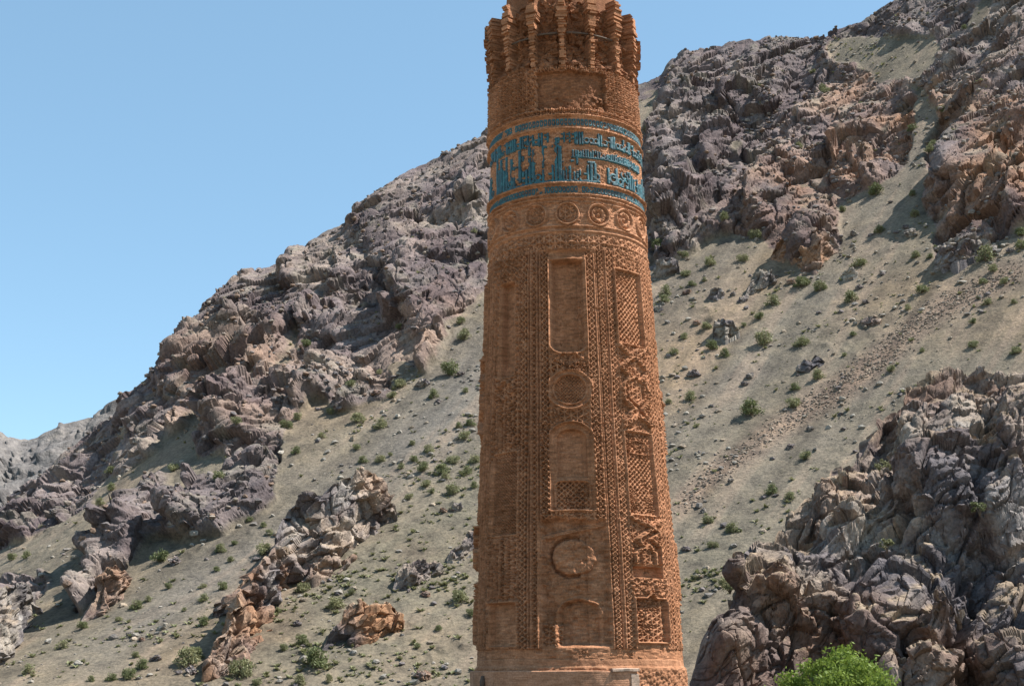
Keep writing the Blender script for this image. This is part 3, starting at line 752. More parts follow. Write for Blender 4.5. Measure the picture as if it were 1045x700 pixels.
# two borders of turquoise beads
TILED = np.zeros(PSG.shape, bool)
for (vc, hw, nb, nm) in [(124.5, 4.3, 120, 24), (193, 4.0, 128, 25)]:
    ph = PSG / 360 * nb; fx = (ph - np.floor(ph) - 0.5) * 360 / nb * math.radians(1) * 79
    cellid = np.floor(ph).astype(int); lost = h01(hsh(cellid, cellid * 0, cellid * 0, nm)) < 0.04
    d = np.maximum(np.abs(fx) / 1.5, np.abs(VG - vc) / (hw - 1.0)); hole = np.hypot(fx / 0.75, (VG - vc) / 1.7) < 1
    t = (d < 1) & ~hole & ~lost & ~(er > 0.6) & (np.abs(PSG) < 140)
    H = np.where(t, 0.05, H); PART[np.abs(VG - vc) < hw + 0.5] = nm; names[nm] = 'tile_border'; TILED |= t
# zone above the band: knotwork, with the rectangular patch where it has fallen away
m = VG <= 116
pat = (sd_rect(AL, VG, 4 + 1.2 * tn(8, 3, 60), 91, 37, 19) + 2.0 * tn(6, 3, 61))
a2 = AL
kn = 0.075 * LACE + 0.05 * line(VG - 112, 0.9) + 0.04 * DIAG
bare = -0.13 + 0.045 * tn(12, 3, 62) + 0.02 * tn(3, 3, 63)
edge_r = sstep(AL, 18, 22) * sstep(VG, 92, 100) * (tn(4, 3, 64) > 0.05) * 0.09
H = np.where(m, np.where(pat < 0, bare + edge_r, kn), H)
PART[m] = 26; names[26] = 'upper_shaft'
PART[m & (pat < 0)] = 27; names[27] = 'bare_patch'
H = np.where((PART == 23) | (PART == 24) | (PART == 25), H, H * 1.55)
H += 0.014 * tn(5, 3, 70) + 0.03 * tn(20, 3, 71)
CRS = np.floor(ZG / 0.075).astype(np.int32); BRK = np.floor(AP / 4.9 + 0.5 * (CRS % 2)).astype(np.int32)
_bh = hsh(BRK, CRS, CRS * 0, 91); BV = h01(_bh) - 0.5; BJ = h01(reh(_bh, 3)) - 0.5
glazed = (PART >= 23) & (PART <= 25)
H += np.where(glazed, 0.006, 0.022) * BJ
H = np.where((PSG < 3) & ~glazed & (PART != 27), H * 1.35, H)          # relief exaggerated on the shaded side so its carving still shows
chip = (tn(7, 3, 72) > 0.52); H -= 0.05 * chip * (PART != 23)

RG = rad_z(ZG) - 0.05 + H
# the base of the shaft is eight sided: flatten a little towards the corners
pr = np.radians(PSG)
TPX = axis_x(ZG) + RG * np.sin(pr); TPY = TD - RG * np.cos(pr)
TP = np.stack([TPX - TX0, TPY - TD, ZG], -1)
minaret = empty('minaret', (TX0, TD, 0.0))
tag(minaret, 'tall carved brown brick minaret with turquoise lettering band and ragged ribbed crown', 'minaret')
QF = grid_faces(*PSG.shape)
pq = PART.ravel()[QF]; fpart = np.where((pq == 23).sum(1) >= 2, 23, pq[:, 0])
TPf = TP.reshape(-1, 3)
made = {}
def grid_part(pid, mat, parent):
    f = QF[fpart == pid]
    if not len(f): return None
    uq, inv = np.unique(f, return_inverse=True)
    o = link(names[pid], mesh_np(names[pid], TPf[uq], inv.reshape(f.shape), mat, np.repeat(0.42 * BV.ravel()[uq][:, None], 3, 1), True, 'brickvar'), parent); made[pid] = o
    return o
for pid in sorted(names):
    mt = {22: M_BRICK2, 23: M_TILE, 24: M_TILE, 25: M_TILE, 26: M_BRICK2}.get(pid, M_BRICK if pid < 20 else M_BRICK2)
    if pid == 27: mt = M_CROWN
    par = minaret
    if 30 <= pid < 60: par = made.get(21, minaret)
    if pid in (23, 24, 25): par = made.get(22, minaret)
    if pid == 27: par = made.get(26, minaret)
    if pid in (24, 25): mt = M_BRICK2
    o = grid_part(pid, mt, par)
    if pid in (24, 25):
        o.data.materials.append(M_TILE)
        o.data.polygons.foreach_set('material_index', (TILED.ravel()[QF[fpart == pid]].sum(1) >= 2).astype(np.int32))
for pid, lb in {1: 'ruined central panel with plain niche, round boss and missing facing', 2: 'deeply carved sunlit panel with interlaced strapwork', 8: 'shaded narrow panel with small lattice', 27: 'bare brick rectangle where the knotwork has fallen away'}.items():
    if pid in made: made[pid]['label'] = lb

def ring_mesh(psis, zs, rfun, closed=False):
    P, Z = np.meshgrid(np.asarray(psis, float), np.asarray(zs, float))
    Rr = rfun(P, Z); p = np.radians(P)
    V = np.stack([axis_x(Z) + Rr * np.sin(p) - TX0, -Rr * np.cos(p), Z], -1)
    return V

# crown of ribs
crownz0 = float(z_of_v(69)); crownz1 = crownz0 + 4.5
ps = np.concatenate([np.arange(-180, -110, 3.0), np.arange(-110, 110.1, 0.5), np.arange(113, 180.1, 3.0)])
zs = np.arange(crownz0 - 0.02, crownz1 + 0.01, 0.04)
PP, ZZ = np.meshgrid(ps, zs); cc = np.stack([np.sin(np.radians(PP)) * 3.4, np.cos(np.radians(PP)) * 3.4, ZZ], -1).reshape(-1, 3).astype(np.float32)
ph = ((PP - (-2.5)) / 22.5); ph = ph - np.round(ph)
def crown_top(p): return 3.50 + 0.40 * vnoise(np.stack([np.asarray(p).ravel() / 9, 0 * np.asarray(p).ravel(), 0 * np.asarray(p).ravel() + 3], -1), 4).reshape(np.shape(p)) + 0.22 * vnoise(np.stack([np.asarray(p).ravel() / 3, 0 * np.asarray(p).ravel(), 0 * np.asarray(p).ravel() + 9], -1), 5).reshape(np.shape(p))
ct = crown_top(PP); tt = np.clip((ZZ - crownz0) / np.maximum(ct, .1), 0, 1.0)
ZZc = crownz0 + np.minimum(ZZ - crownz0, ct)
over = (ZZ - crownz0) >= ct
rz = 3.42
flare = 0.02 + 0.10 * sstep(tt, 0.05, 0.95)
nic = -0.32 * sstep(tt, 0.06, 0.22) * sstep(np.abs(ph), 0.09, 0.15)
nic = nic + 0.12 * sstep(tt, 0.44, 0.46) * sstep(np.abs(ph), 0.09, 0.15) - 0.16 * sstep(tt, 0.50, 0.54) * sstep(np.abs(ph), 0.09, 0.15)
Hc = flare + nic + 0.09 * fbm(cc / 0.3, 4, 81).reshape(PP.shape) + 0.12 * fbm(cc / 0.9, 3, 82).reshape(PP.shape) + 0.14 * (facets(cc / np.float32(0.30), 84)[0]).reshape(PP.shape)
rbase_c = np.minimum(rad_z(crownz0), 3.6) - 0.10
_cr = np.floor(ZZ / 0.085).astype(np.int32); _bk = np.floor(PP / 3.6 + 0.5 * (_cr % 2)).astype(np.int32); _hb = hsh(_bk, _cr, _cr * 0, 7)
Hc = Hc + 0.10 * (h01(_hb) - 0.5) * (h01(reh(_hb, 2)) > 0.35); cbv = 0.5 * (h01(reh(_hb, 5)) - 0.5)
Rc = rbase_c + Hc
# where the wall stops the remaining rows run inwards as the broken ledge
extra = np.clip((ZZ - crownz0) - ct, 0, 3); Rc = Rc - np.minimum(extra * 1.6, 0.95)
p = np.radians(PP)
Vc = np.stack([axis_x(ZZ) + Rc * np.sin(p) - TX0, -Rc * np.cos(p), ZZc + 0.06 * over * fbm(cc / 0.4, 2, 83).reshape(PP.shape)], -1)
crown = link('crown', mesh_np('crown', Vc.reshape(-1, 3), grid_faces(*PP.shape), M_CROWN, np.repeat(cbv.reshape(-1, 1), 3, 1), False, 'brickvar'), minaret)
rr_ = random.Random(11)
def blob_tube(path, radii, nseg=14, seed=0, amp=0.25):
    V = []
    path = [Vector(q) for q in path]
    for i, (c, r) in enumerate(zip(path, radii)):
        t = (path[min(i + 1, len(path) - 1)] - path[max(i - 1, 0)]).normalized()
        a = t.cross(Vector((0.3, 1, 0.1))).normalized(); b = t.cross(a)
        for j in range(nseg):
            th = 2 * math.pi * j / nseg
            V.append(c + (a * math.cos(th) + b * math.sin(th)) * r)
    V = np.array([tuple(q) for q in V], np.float32)
    n = len(path)
    Fq = []
    for i in range(n - 1):
        for j in range(nseg): Fq.append((i * nseg + j, i * nseg + (j + 1) % nseg, (i + 1) * nseg + (j + 1) % nseg, (i + 1) * nseg + j))
    V = np.concatenate([V, np.array([tuple(path[0]), tuple(path[-1])], np.float32)])
    for j in range(nseg):
        Fq.append((n * nseg, (j + 1) % nseg, j, j)); Fq.append((n * nseg + 1, (n - 1) * nseg + j, (n - 1) * nseg + (j + 1) % nseg, (n - 1) * nseg + (j + 1) % nseg))
    return V, [f if len(set(f)) == 4 else f[:3] for f in Fq]
def mesh_py(name, V, Fl, mat, smooth=True):
    me = bpy.data.meshes.new(name); me.from_pydata([tuple(map(float, q)) for q in V], [], [tuple(map(int, f)) for f in Fl])
    me.polygons.foreach_set('use_smooth', np.full(len(me.polygons), smooth, bool)); me.materials.append(mat); me.update(); return me
for k in range(16):
    ps0 = -2.5 + 22.5 * k + 0; pr0 = math.radians(wrap(ps0 + 0.0))
    zt = 3.45 + rr_.uniform(-0.7, 0.35); Vr = []; z = crownz0 + 0.05; cols = []
    tg = Vector((math.cos(pr0), math.sin(pr0), 0)); ra = Vector((math.sin(pr0), -math.cos(pr0), 0))
    while z < crownz0 + zt:                                     # one square ring of corners at the foot and head of every brick course
        q = (z - crownz0) / zt; r = float(rbase_c) + 0.02 + 0.10 * float(sstep(np.array(q), 0.0, 0.9))
        w = 0.10 + 0.055 * (q > 0.5) + (0.07 if 0.74 < q < 0.9 else 0) + rr_.choice([0, 0, .03, -.03, .05]); dp = 0.14 + rr_.choice([0, 0, .06, -.05, -.1]) + 0.04 * (q > .5)
        sh = rr_.uniform(-.025, .025); c0 = ra * r + tg * sh; bvv = rr_.uniform(-.2, .25)
        for zz in (z, z + 0.085):
            cx = Vector((float(axis_x(zz)) - TX0, 0, zz))
            for (sa, sb) in ((-1, -2.2), (1, -2.2), (1, 1), (-1, 1)):
                Vr.append(tuple(cx + c0 + tg * (sa * w) + ra * (sb * dp if sb > 0 else -0.45))); cols.append((bvv,) * 3)
        z += 0.085
    nr_ = len(Vr) // 4; Fr = [(i * 4 + j, i * 4 + (j + 1) % 4, i * 4 + 4 + (j + 1) % 4, i * 4 + 4 + j) for i in range(nr_ - 1) for j in range(4)] + [(3, 2, 1, 0), (nr_ * 4 - 4, nr_ * 4 - 3, nr_ * 4 - 2, nr_ * 4 - 1)]
    link('rib', mesh_np('rib', np.array(Vr), np.array(Fr), M_BRICK, np.array(cols), False, 'brickvar'), crown)
# timber ends sticking out of the crown
def stub(psi, z, out, ln, r):
    pr0 = math.radians(psi); d = Vector((math.sin(pr0), -math.cos(pr0), 0))
    c = Vector((float(axis_x(z)) - TX0, 0, z)) + d * out
    V, Fl = blob_tube([c - d * 0.3, c + d * ln * 0.5, c + d * ln], [r, r * .95, r * .7], 7)
    link('timber_stub', mesh_py('timber_stub', V, Fl, M_WOOD), crown)
for i, (v, ps0) in enumerate([(36, -92), (44, -86), (53, -95), (63, -88), (72, -93), (38, -80), (57, 92), (66, 88)]):
    stub(ps0, vz(v, TD), float(rbase_c) - 0.02, 0.16 + 0.09 * (i % 3), 0.06)
for k, (p0, p1) in enumerate([(-47, -26), (-24, -4), (-1, 18), (21, 40)]):        # level tie beams between the ribs
    pts = []
    for q in np.linspace(0, 1, 5):
        pr0 = math.radians(p0 + (p1 - p0) * q); z = crownz0 + 1.75 + [-.08, 0, .02, .0][k]; r = float(rbase_c) + 0.0
        pts.append((float(axis_x(z)) - TX0 + r * math.sin(pr0), -r * math.cos(pr0), z))
    V, Fl = blob_tube(pts, [0.045] * 5, 6); link('tie_beam', mesh_py('tie_beam', V, Fl, M_WOOD), crown)
# second stage: narrower shaft rising behind the crown, out of the picture
z0, z1 = crownz0 + 2.0, crownz0 + 13.0
ps2 = np.arange(-180, 180.1, 1.5); zs2 = np.arange(z0, z1, 0.07)
Pq, Zq = np.meshgrid(ps2, zs2); c2 = np.stack([np.sin(np.radians(Pq)) * 2.6, np.cos(np.radians(Pq)) * 2.6, Zq], -1).reshape(-1, 3).astype(np.float32)
R2 = 2.70 - 0.035 * (Zq - z0) + 0.05 * np.abs(np.sin(np.radians(Pq) * 8)) + 0.05 * fbm(c2 / 0.5, 3, 6).reshape(Pq.shape)
V2 = np.stack([axis_x(Zq) + R2 * np.sin(np.radians(Pq)) - TX0, -R2 * np.cos(np.radians(Pq)), Zq], -1)
V2 = np.concatenate([V2, (V2[-1:] - [[[float(axis_x(z1)) - TX0, 0, 0]]]) * [[[0.02, 0.02, 1]]] + [[[float(axis_x(z1)) - TX0, 0, 0.9]]]])
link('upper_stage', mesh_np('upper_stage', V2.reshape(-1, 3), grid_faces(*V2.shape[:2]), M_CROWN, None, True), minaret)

# foot of the shaft: a rough old base course and the repair wall in front of it
zb0, zb1 = -2.5, Z_BOT + 0.02
psb = np.arange(-180, 180.1, 0.6); zsb = np.arange(zb0, zb1 + 0.03, 0.045)
Pb_, Zb_ = np.meshgrid(psb, zsb); cb_ = np.stack([np.sin(np.radians(Pb_)) * 4.4, np.cos(np.radians(Pb_)) * 4.4, Zb_], -1).reshape(-1, 3).astype(np.float32)
_v, _e = facets(cb_ / np.float32(0.22), 4); lc = (sstep(_e, 0.02, 0.3) - .5).reshape(Pb_.shape)
Rb_ = rad_z(Zb_) - 0.04 + 0.07 * sstep(zb1 - Zb_, 0.30, 0.36) - 0.10 * sstep(Zb_, zb1 - 0.03, zb1) + 0.08 * lc * (zb1 - Zb_ > 0.42) + 0.05 * fbm(cb_ / 0.35, 3, 31).reshape(Pb_.shape)
Vb_ = np.stack([axis_x(Zb_) + Rb_ * np.sin(np.radians(Pb_)) - TX0, -Rb_ * np.cos(np.radians(Pb_)), Zb_], -1)
base_course = link('base_course', mesh_np('base_course', Vb_.reshape(-1, 3), grid_faces(*Pb_.shape), M_BRICK2, None, True), minaret)

def wall_arc(p0, p1, z0, z1, rin, rout, n, jit=0.03, step=0.08):
    pA = np.linspace(p0, p1, n)
    prof = [(rin, z0)] + [(rout, z) for z in np.arange(z0, z1 - 0.03, step)] + [(rout, z1 - 0.03), (rout - 0.05, z1)] + [(r, z1) for r in np.linspace(rout - 0.12, rin, 5)]
    V = np.array([[((r) * math.sin(math.radians(q)) + float(axis_x(z)) - TX0, -r * math.cos(math.radians(q)), z) for q in pA] for (r, z) in prof])
    f = V.reshape(-1, 3).astype(np.float32); f = f + jit * np.stack([fbm(f / .5, 3, 1), fbm(f / .5, 3, 2), 0.8 * fbm(f / .6, 3, 3)], -1)
    F_ = [tuple(x) for x in grid_faces(len(prof), n)]
    m_ = len(prof)
    F_.append(tuple(i * n for i in range(m_))); F_.append(tuple(i * n + n - 1 for i in reversed(range(m_))))
    return f, F_
zt = vz(684, TD - 4.8)
f, F_ = wall_arc(-125, 26, -2.6, zt, 4.2, 4.76, 150)
rep_wall = link('repair_wall', mesh_py('repair_wall', f, F_, M_PLAST, False), minaret)
f, F_ = wall_arc(13, 27, zt - 0.02, zt + 0.10, 4.35, 4.84, 14, 0.05)
link('capstone', mesh_py('capstone', f, F_, M_WHITE, False), rep_wall)
f, F_ = wall_arc(22.5, 26.8, -2.6, zt - 0.12, 4.5, 4.81, 10, 0.05)
link('white_pier', mesh_py('white_pier', f, F_, M_WHITE, False), rep_wall)
V, Fl = blob_tube([(math.sin(R_(-60)) * 4.82, -math.cos(R_(-60)) * 4.82, zt - 0.75), (math.sin(R_(-60)) * 4.82, -math.cos(R_(-60)) * 4.82, zt - 0.45), (math.sin(R_(-60)) * 4.81, -math.cos(R_(-60)) * 4.81, zt - 0.2)], [.1, .13, .06], 8)
link('hole_shade_lump', mesh_py('hole_shade_lump', V, Fl, M_WOOD), rep_wall)  # solid dark lump standing in for the shade inside a small hole

# ------------------------------------------------------------------ rock outcrops standing out of the scree
def C3(*a): return np.array(a, np.float32)[None]
def rock_tint(P, red=0.0, tan=0.5, dark=0.5, seed=0, pale=0.6):
    n1 = fbm(P / 9.0, 4, 141 + seed)[:, None]; n2 = fbm(P / 2.2, 4, 142 + seed)[:, None]; n3 = fbm(P / 5.0, 3, 143 + seed)[:, None]
    c = C3(0.175, 0.15, 0.15) * (1 + 0.5 * n2)
    c = c + (C3(0.37, 0.32, 0.26) - c) * np.clip(tan * 0.6 + 1.2 * n3 + 0.8 * n2, 0, .85)
    c = c + (C3(0.095, 0.088, 0.097) - c) * np.clip(dark * 0.5 + 1.4 * n1 - 0.7 * n2, 0, .85)
    c = c + (C3(0.46, 0.42, 0.375) - c) * np.clip(pale * (2.2 * fbm(P / 3.0, 4, 149 + seed)[:, None] - 0.25), 0, 0.8)
    c = c + (C3(0.38, 0.20, 0.105) - c) * np.clip(red * (0.55 + 1.2 * n3 + 0.9 * n1), 0, .9)
    return c * 0.78

def crag(name, label, cat, top, bot, levels, k=0.35, r0=None, seed=0, red=0., tan=.5, dark=.5, step=0.8, rows=110, group=None, pale=0.6, zs=1.0, taper=True, back=1.0, soilk=0.6, drop=0.0, lumps=()):
    """a mass of rock: the foot line, the crest line standing proud of the slope, and a back running into the slope"""
    t = np.array(top, float); b = np.array(bot, float)
    u = np.arange(t[0, 0], t[-1, 0] + .01, step); vt = np.interp(u, t[:, 0], t[:, 1]) + drop; vb = np.interp(u, b[:, 0], b[:, 1])
    azt, elt = ray(u, vt); azb, elb = ray(u, vb)
    if r0 is None:
        rb = base_r(azb, s_of(azb, elb)); rt_full = base_r(azt, s_of(azt, elt))
        rc = rb + (rt_full - rb) * k
    else:
        rb = np.full(u.shape, r0[0]) ; rc = r0[0] + (700 - vt) * r0[1]; rt_full = base_r(azt, s_of(azt, elt))
    w = np.linspace(0, 1, rows)[:, None]
    el = elb + (elt - elb) * w; az = azb + (azt - azb) * w
    r = rb + (rc - rb) * (0.35 * w + 0.65 * w ** 2)
    X = np.stack([r * np.sin(az), r * np.cos(az), EYE + r * np.tan(el)], -1)
    low = X[:1] * 1.0; low = low + np.array([0, -0.4, -2.5]); 
    L = (rt_full - rc) * 1.1 + 4
    bk = []
    for q in (0.06, 0.15, 0.28, 0.45, 0.65, 0.85, 1.0):
        rr = rc + L * q; zz = X[-1, :, 2] - back * L * 0.28 * q ** 1.3
        bk.append(np.stack([rr * np.sin(azt), rr * np.cos(azt), zz], -1))
    G = np.concatenate([low, X, np.array(bk)])
    gu = np.gradient(G, axis=1); gv = np.gradient(G, axis=0)
    N = np.cross(gu, gv); N /= np.linalg.norm(N, axis=-1, keepdims=True) + 1e-9
    N = np.stack([smooth2(N[..., q], 15) for q in range(3)], -1)
    N += np.array([-0.25, -0.42, 0.18]); N /= np.linalg.norm(N, axis=-1, keepdims=True)
    P = G.reshape(-1, 3).astype(np.float32)
    Qc = strata(P) * np.array([1.35, 1.1, 0.85], np.float32)
    big, small = levels[:2], levels[2:]
    d = rockdisp(P, big, 300 + seed * 17, 0.7, Qc) + 0.5 * levels[0][1] * ridged(Qc / (1.3 * levels[0][0]), 2, seed)
    if lumps:
        gu_, gv_ = proj(G); fu = gu_.ravel() + 7 * fbm(P / 3.0, 3, seed + 3); fv = gv_.ravel() + 7 * fbm(P / 3.0 + 50, 3, seed + 4)
        for (lu, lv, ru, rv, lh) in lumps: d = d + 0.6 * lh * sstep(1.3 - np.hypot((fu - lu) / ru, (fv - lv) / rv), 0, 0.65)
    wrow = np.concatenate([[0], w[:, 0], np.ones(7)])
    edge = np.repeat(1 - 0.6 * sstep(wrow, 0.88, 1.0), G.shape[1])
    hgt = np.clip((vb - vt) / max(6.0, 0.25 * (vb - vt).max()), 0, 1); hg = np.tile((0.25 + 0.75 * hgt) * sstep(np.arange(len(u)) * step, -4, 0.18 * min(len(u) * step, 330)), G.shape[0])
    kb = 11 if rows > 200 else 5
    P2 = G + N * smooth2((d * edge * hg).reshape(G.shape[:2]), kb)[..., None]
    N2 = grid_normals(P2, 7) + 1.1 * N; N2 /= np.linalg.norm(N2, axis=-1, keepdims=True)
    Pq = P2.reshape(-1, 3).astype(np.float32)
    d2 = 1.1 * rockdisp(Pq, small, 500 + seed * 13, 0.95, strata(Pq) * np.array([1.3, 1.1, 0.9], np.float32)) + 0.35 * small[0][1] * ridged(Pq / (1.6 * small[0][0]), 3, seed + 5)
    P2 = P2 + N2 * (d2 * hg).reshape(G.shape[:2])[..., None]
    col = rock_tint(P, red, tan, dark, seed, pale)
    nz = grid_normals(P2, 9)[..., 2].ravel(); soil = (soilk * sstep(nz + 0.25 * fbm(P / 2.5, 3, seed + 8), 0.62, 0.85) * sstep(fbm(P / 6.0, 2, seed + 9), -0.3, 0.2))[:, None]
    col = col + (C3(0.27, 0.205, 0.145) - col) * soil
    # closing rows: drop the ends underground
    o = link(name, mesh_np(name, P2.reshape(-1, 3), grid_faces(*G.shape[:2]), M_ROCK, col, False))
    return tag(o, label, cat, group)

crag('rock_outcrop', 'large jagged dark grey outcrop at the lower right, right of the minaret foot', 'rock outcrop',
     [(700, 705), (712, 672), (722, 640), (735, 628), (752, 590), (772, 578), (782, 548), (800, 532), (832, 498), (846, 474), (868, 472), (880, 446), (888, 438), (900, 420), (916, 412), (924, 392), (944, 386), (960, 378), (980, 366), (1000, 364), (1012, 370), (1030, 372), (1050, 362), (1090, 352), (1160, 360), (1240, 420), (1330, 560), (1390, 690)],
     [(700, 705), (720, 720), (800, 740), (1390, 740)], [(10.5, 3.6), (5.2, 2.0), (2.6, 0.85), (1.1, 0.32), (0.45, 0.14)], r0=(67, 0.085), seed=1, red=0.3, tan=0.3, dark=1.25, rows=430, step=0.9, drop=2, soilk=0.9,
     lumps=[(965, 415, 62, 45, 3.5), (985, 500, 78, 42, 4.0), (925, 650, 62, 62, 4.0), (1015, 600, 42, 45, -2.5), (1030, 680, 40, 40, 2.5), (790, 605, 42, 34, 3.0), (752, 655, 34, 40, 2.5), (862, 525, 26, 40, 2.0), (1045, 440, 22, 60, 3.0), (880, 590, 30, 24, -2.0)])
crag('rock_outcrop', 'tall blocky crag with flat tan top on the scree left of the minaret', 'rock outcrop',
     [(270, 602), (276, 568), (284, 530), (290, 512), (306, 502), (326, 500), (336, 492), (352, 482), (368, 477), (384, 479), (390, 494), (396, 505), (404, 516), (406, 530)],
     [(270, 602), (300, 598), (326, 594), (346, 586), (364, 574), (382, 558), (398, 542), (406, 534)], [(9, 2.8), (4.6, 1.6), (2.2, 0.8), (0.9, 0.28)], seed=2, red=0.4, tan=0.4, dark=0.5, k=0.12)
crag('rock_outcrop', 'reddish brown broken ridge of rock below the flat-topped crag', 'rock outcrop',
     [(204, 702), (210, 672), (222, 640), (228, 618), (244, 596), (256, 580), (262, 572), (280, 562), (292, 580), (300, 600)],
     [(204, 702), (240, 690), (262, 660), (280, 640), (292, 616), (300, 602)], [(8, 2.4), (4.2, 1.5), (2.0, 0.8), (0.8, 0.28)], seed=3, red=0.75, tan=0.45, dark=0.35, k=0.15)
crag('rock_outcrop', 'low ragged brown rock at the left end of the reddish ridge', 'rock outcrop',
     [(218, 630), (224, 616), (236, 604), (248, 600), (258, 606)], [(218, 632), (236, 630), (258, 612)], [(4, 1.2), (1.6, 0.8), (0.7, 0.35)], seed=4, red=0.5, k=0.15, rows=50)
crag('boulder', 'big rounded orange boulder low on the slope left of the minaret foot', 'boulder',
     [(328, 664), (334, 648), (346, 634), (356, 618), (368, 611), (380, 616), (392, 612), (404, 618), (411, 630), (412, 640)],
     [(328, 666), (344, 666), (362, 664), (384, 655), (402, 644), (412, 642)], [(5, 1.3), (2.2, 0.9), (0.9, 0.4)], seed=5, red=1.15, tan=0.4, dark=0.1, k=0.1, rows=70)
crag('rock_outcrop', 'scattered pinkish grey rocks in a row above the orange boulder', 'rock outcrop',
     [(400, 602), (404, 588), (412, 576), (424, 570), (436, 572), (448, 574), (452, 580)], [(400, 604), (416, 606), (434, 596), (452, 584)], [(3, 1.6), (1.4, 0.9), (0.6, 0.3)], seed=6, red=0.15, k=0.3, rows=50)
crag('rock_outcrop', 'small dark rock cluster touching the left edge of the minaret', 'rock outcrop',
     [(456, 572), (460, 560), (470, 554), (478, 544), (488, 540), (500, 540)], [(456, 572), (472, 572), (488, 560), (500, 558)], [(3, 1.3), (1.4, 0.8), (0.6, 0.3)], seed=7, red=0.1, dark=0.7, k=0.3, rows=50)
crag('rock_outcrop', 'grey crag with white streaks standing below the reddish cliff at the right edge', 'rock outcrop',
     [(952, 276), (956, 258), (962, 245), (975, 240), (992, 238), (1008, 244), (1018, 252)], [(952, 276), (970, 274), (990, 266), (1018, 256)], [(5, 1.4), (2.2, 1.0), (0.9, 0.5)], seed=8, red=0.12, tan=0.5, k=0.2, rows=60)
crag('rock_outcrop', 'brown crag block above the tan slope right of the minaret', 'rock outcrop',
     [(786, 262), (792, 250), (806, 238), (822, 228), (836, 232), (850, 240), (856, 252)], [(786, 264), (806, 266), (820, 278), (838, 276), (856, 256)], [(5, 1.6), (2.2, 1.1), (0.9, 0.5)], seed=9, red=0.65, tan=0.4, k=0.2, rows=60)
crag('rock_outcrop', 'dark rounded rock knob against the right side of the minaret below the cliffs', 'rock outcrop',
     [(664, 284), (670, 268), (680, 262), (690, 264), (696, 276)], [(664, 286), (680, 286), (696, 280)], [(4, 1.2), (1.8, .8), (.8, .4)], seed=10, k=0.2, rows=50)
crag('boulder', 'pale cracked boulder on the tan slope right of the minaret', 'boulder',
     [(728, 342), (730, 330), (738, 324), (748, 326), (755, 336)], [(728, 344), (740, 348), (755, 340)], [(3, .8), (1.3, .6), (.6, .3)], seed=11, tan=0.9, dark=0.1, k=0.1, rows=40)
crag('boulder', 'brown boulder above the pale cracked one right of the minaret', 'boulder',
     [(722, 304), (726, 294), (733, 292), (740, 300)], [(722, 305), (732, 308), (740, 302)], [(3, .7), (1.3, .5), (.6, .3)], seed=12, red=0.4, tan=0.6, k=0.1, rows=40)
crag('rock_outcrop', 'grey shelf of rock between shrubs below the brown crag block', 'rock outcrop',
     [(760, 302), (766, 288), (776, 276), (786, 276), (792, 288)], [(760, 304), (776, 296), (792, 290)], [(3, 1.2), (1.3, .8), (.6, .4)], seed=13, tan=0.7, k=0.25, rows=40)
crag('rock_outcrop', 'dark flat rock cluster on the slope above the pinkish gravel chute', 'rock outcrop',
     [(812, 376), (820, 368), (832, 362), (842, 366)], [(812, 379), (826, 379), (842, 370)], [(3, .9), (1.3, .6), (.6, .3)], seed=14, dark=0.8, k=0.3, rows=40)
crag('rock_outcrop', 'low dark ledge in the middle of the right hand scree', 'rock outcrop',
     [(878, 328), (884, 322), (894, 322), (900, 326)], [(878, 330), (890, 333), (900, 329)], [(3, .9), (1.3, .6), (.6, .3)], seed=15, dark=0.7, red=0.3, k=0.3, rows=30)
crag('boulder', 'white topped flat boulder among shrubs on the upper right scree', 'boulder',
     [(857, 282), (862, 276), (870, 274), (876, 279)], [(857, 284), (866, 286), (876, 281)], [(2, .5), (1, .4), (.5, .2)], seed=16, tan=1.5, dark=0.0, k=0.1, rows=30)
crag('rock_outcrop', 'brown rock rib on the lower left slope', 'rock outcrop',
     [(82, 634), (88, 614), (96, 596), (106, 578), (118, 572), (128, 580), (132, 596)], [(82, 636), (104, 634), (120, 618), (132, 600)], [(6, 2.0), (2.6, 1.3), (2.0, .6), (.8, .22)], seed=17, red=0.45, tan=0.3, k=0.2, rows=80)
crag('rock_outcrop', 'pale purple grey outcrop cut by the left picture edge', 'rock outcrop',
     [(-60, 610), (-20, 596), (0, 592), (14, 590), (30, 598), (42, 612), (46, 624)], [(-60, 690), (-10, 684), (10, 668), (28, 640), (46, 628)], [(6, 2.0), (2.6, 1.3), (2.0, .6), (.8, .22)], seed=18, tan=0.4, dark=0.5, pale=1.0, k=0.2, rows=100)

# ------------------------------------------------------------------ loose boulders and stones
def ico():
    t = (1 + 5 ** .5) / 2
    V = np.array([(-1, t, 0), (1, t, 0), (-1, -t, 0), (1, -t, 0), (0, -1, t), (0, 1, t), (0, -1, -t), (0, 1, -t), (t, 0, -1), (t, 0, 1), (-t, 0, -1), (-t, 0, 1)], float)
    Fi = np.array([(0, 11, 5), (0, 5, 1), (0, 1, 7), (0, 7, 10), (0, 10, 11), (1, 5, 9), (5, 11, 4), (11, 10, 2), (10, 7, 6), (7, 1, 8), (3, 9, 4), (3, 4, 2), (3, 2, 6), (3, 6, 8), (3, 8, 9), (4, 9, 5), (2, 4, 11), (6, 2, 10), (8, 6, 7), (9, 8, 1)])
    return V / np.linalg.norm(V[0]), Fi
def subdiv(V, Fi):
    V = list(map(tuple, V)); cache = {}; out = []
    def mid(a, b):
        k = (min(a, b), max(a, b))
        if k not in cache:
            p = (np.array(V[a]) + np.array(V[b])) / 2; V.append(tuple(p / np.linalg.norm(p))); cache[k] = len(V) - 1
        return cache[k]
    for a, b, c in Fi:
        x, y, z = mid(a, b), mid(b, c), mid(c, a); out += [(a, x, z), (b, y, x), (c, z, y), (x, y, z)]
    return np.array(V), np.array(out)
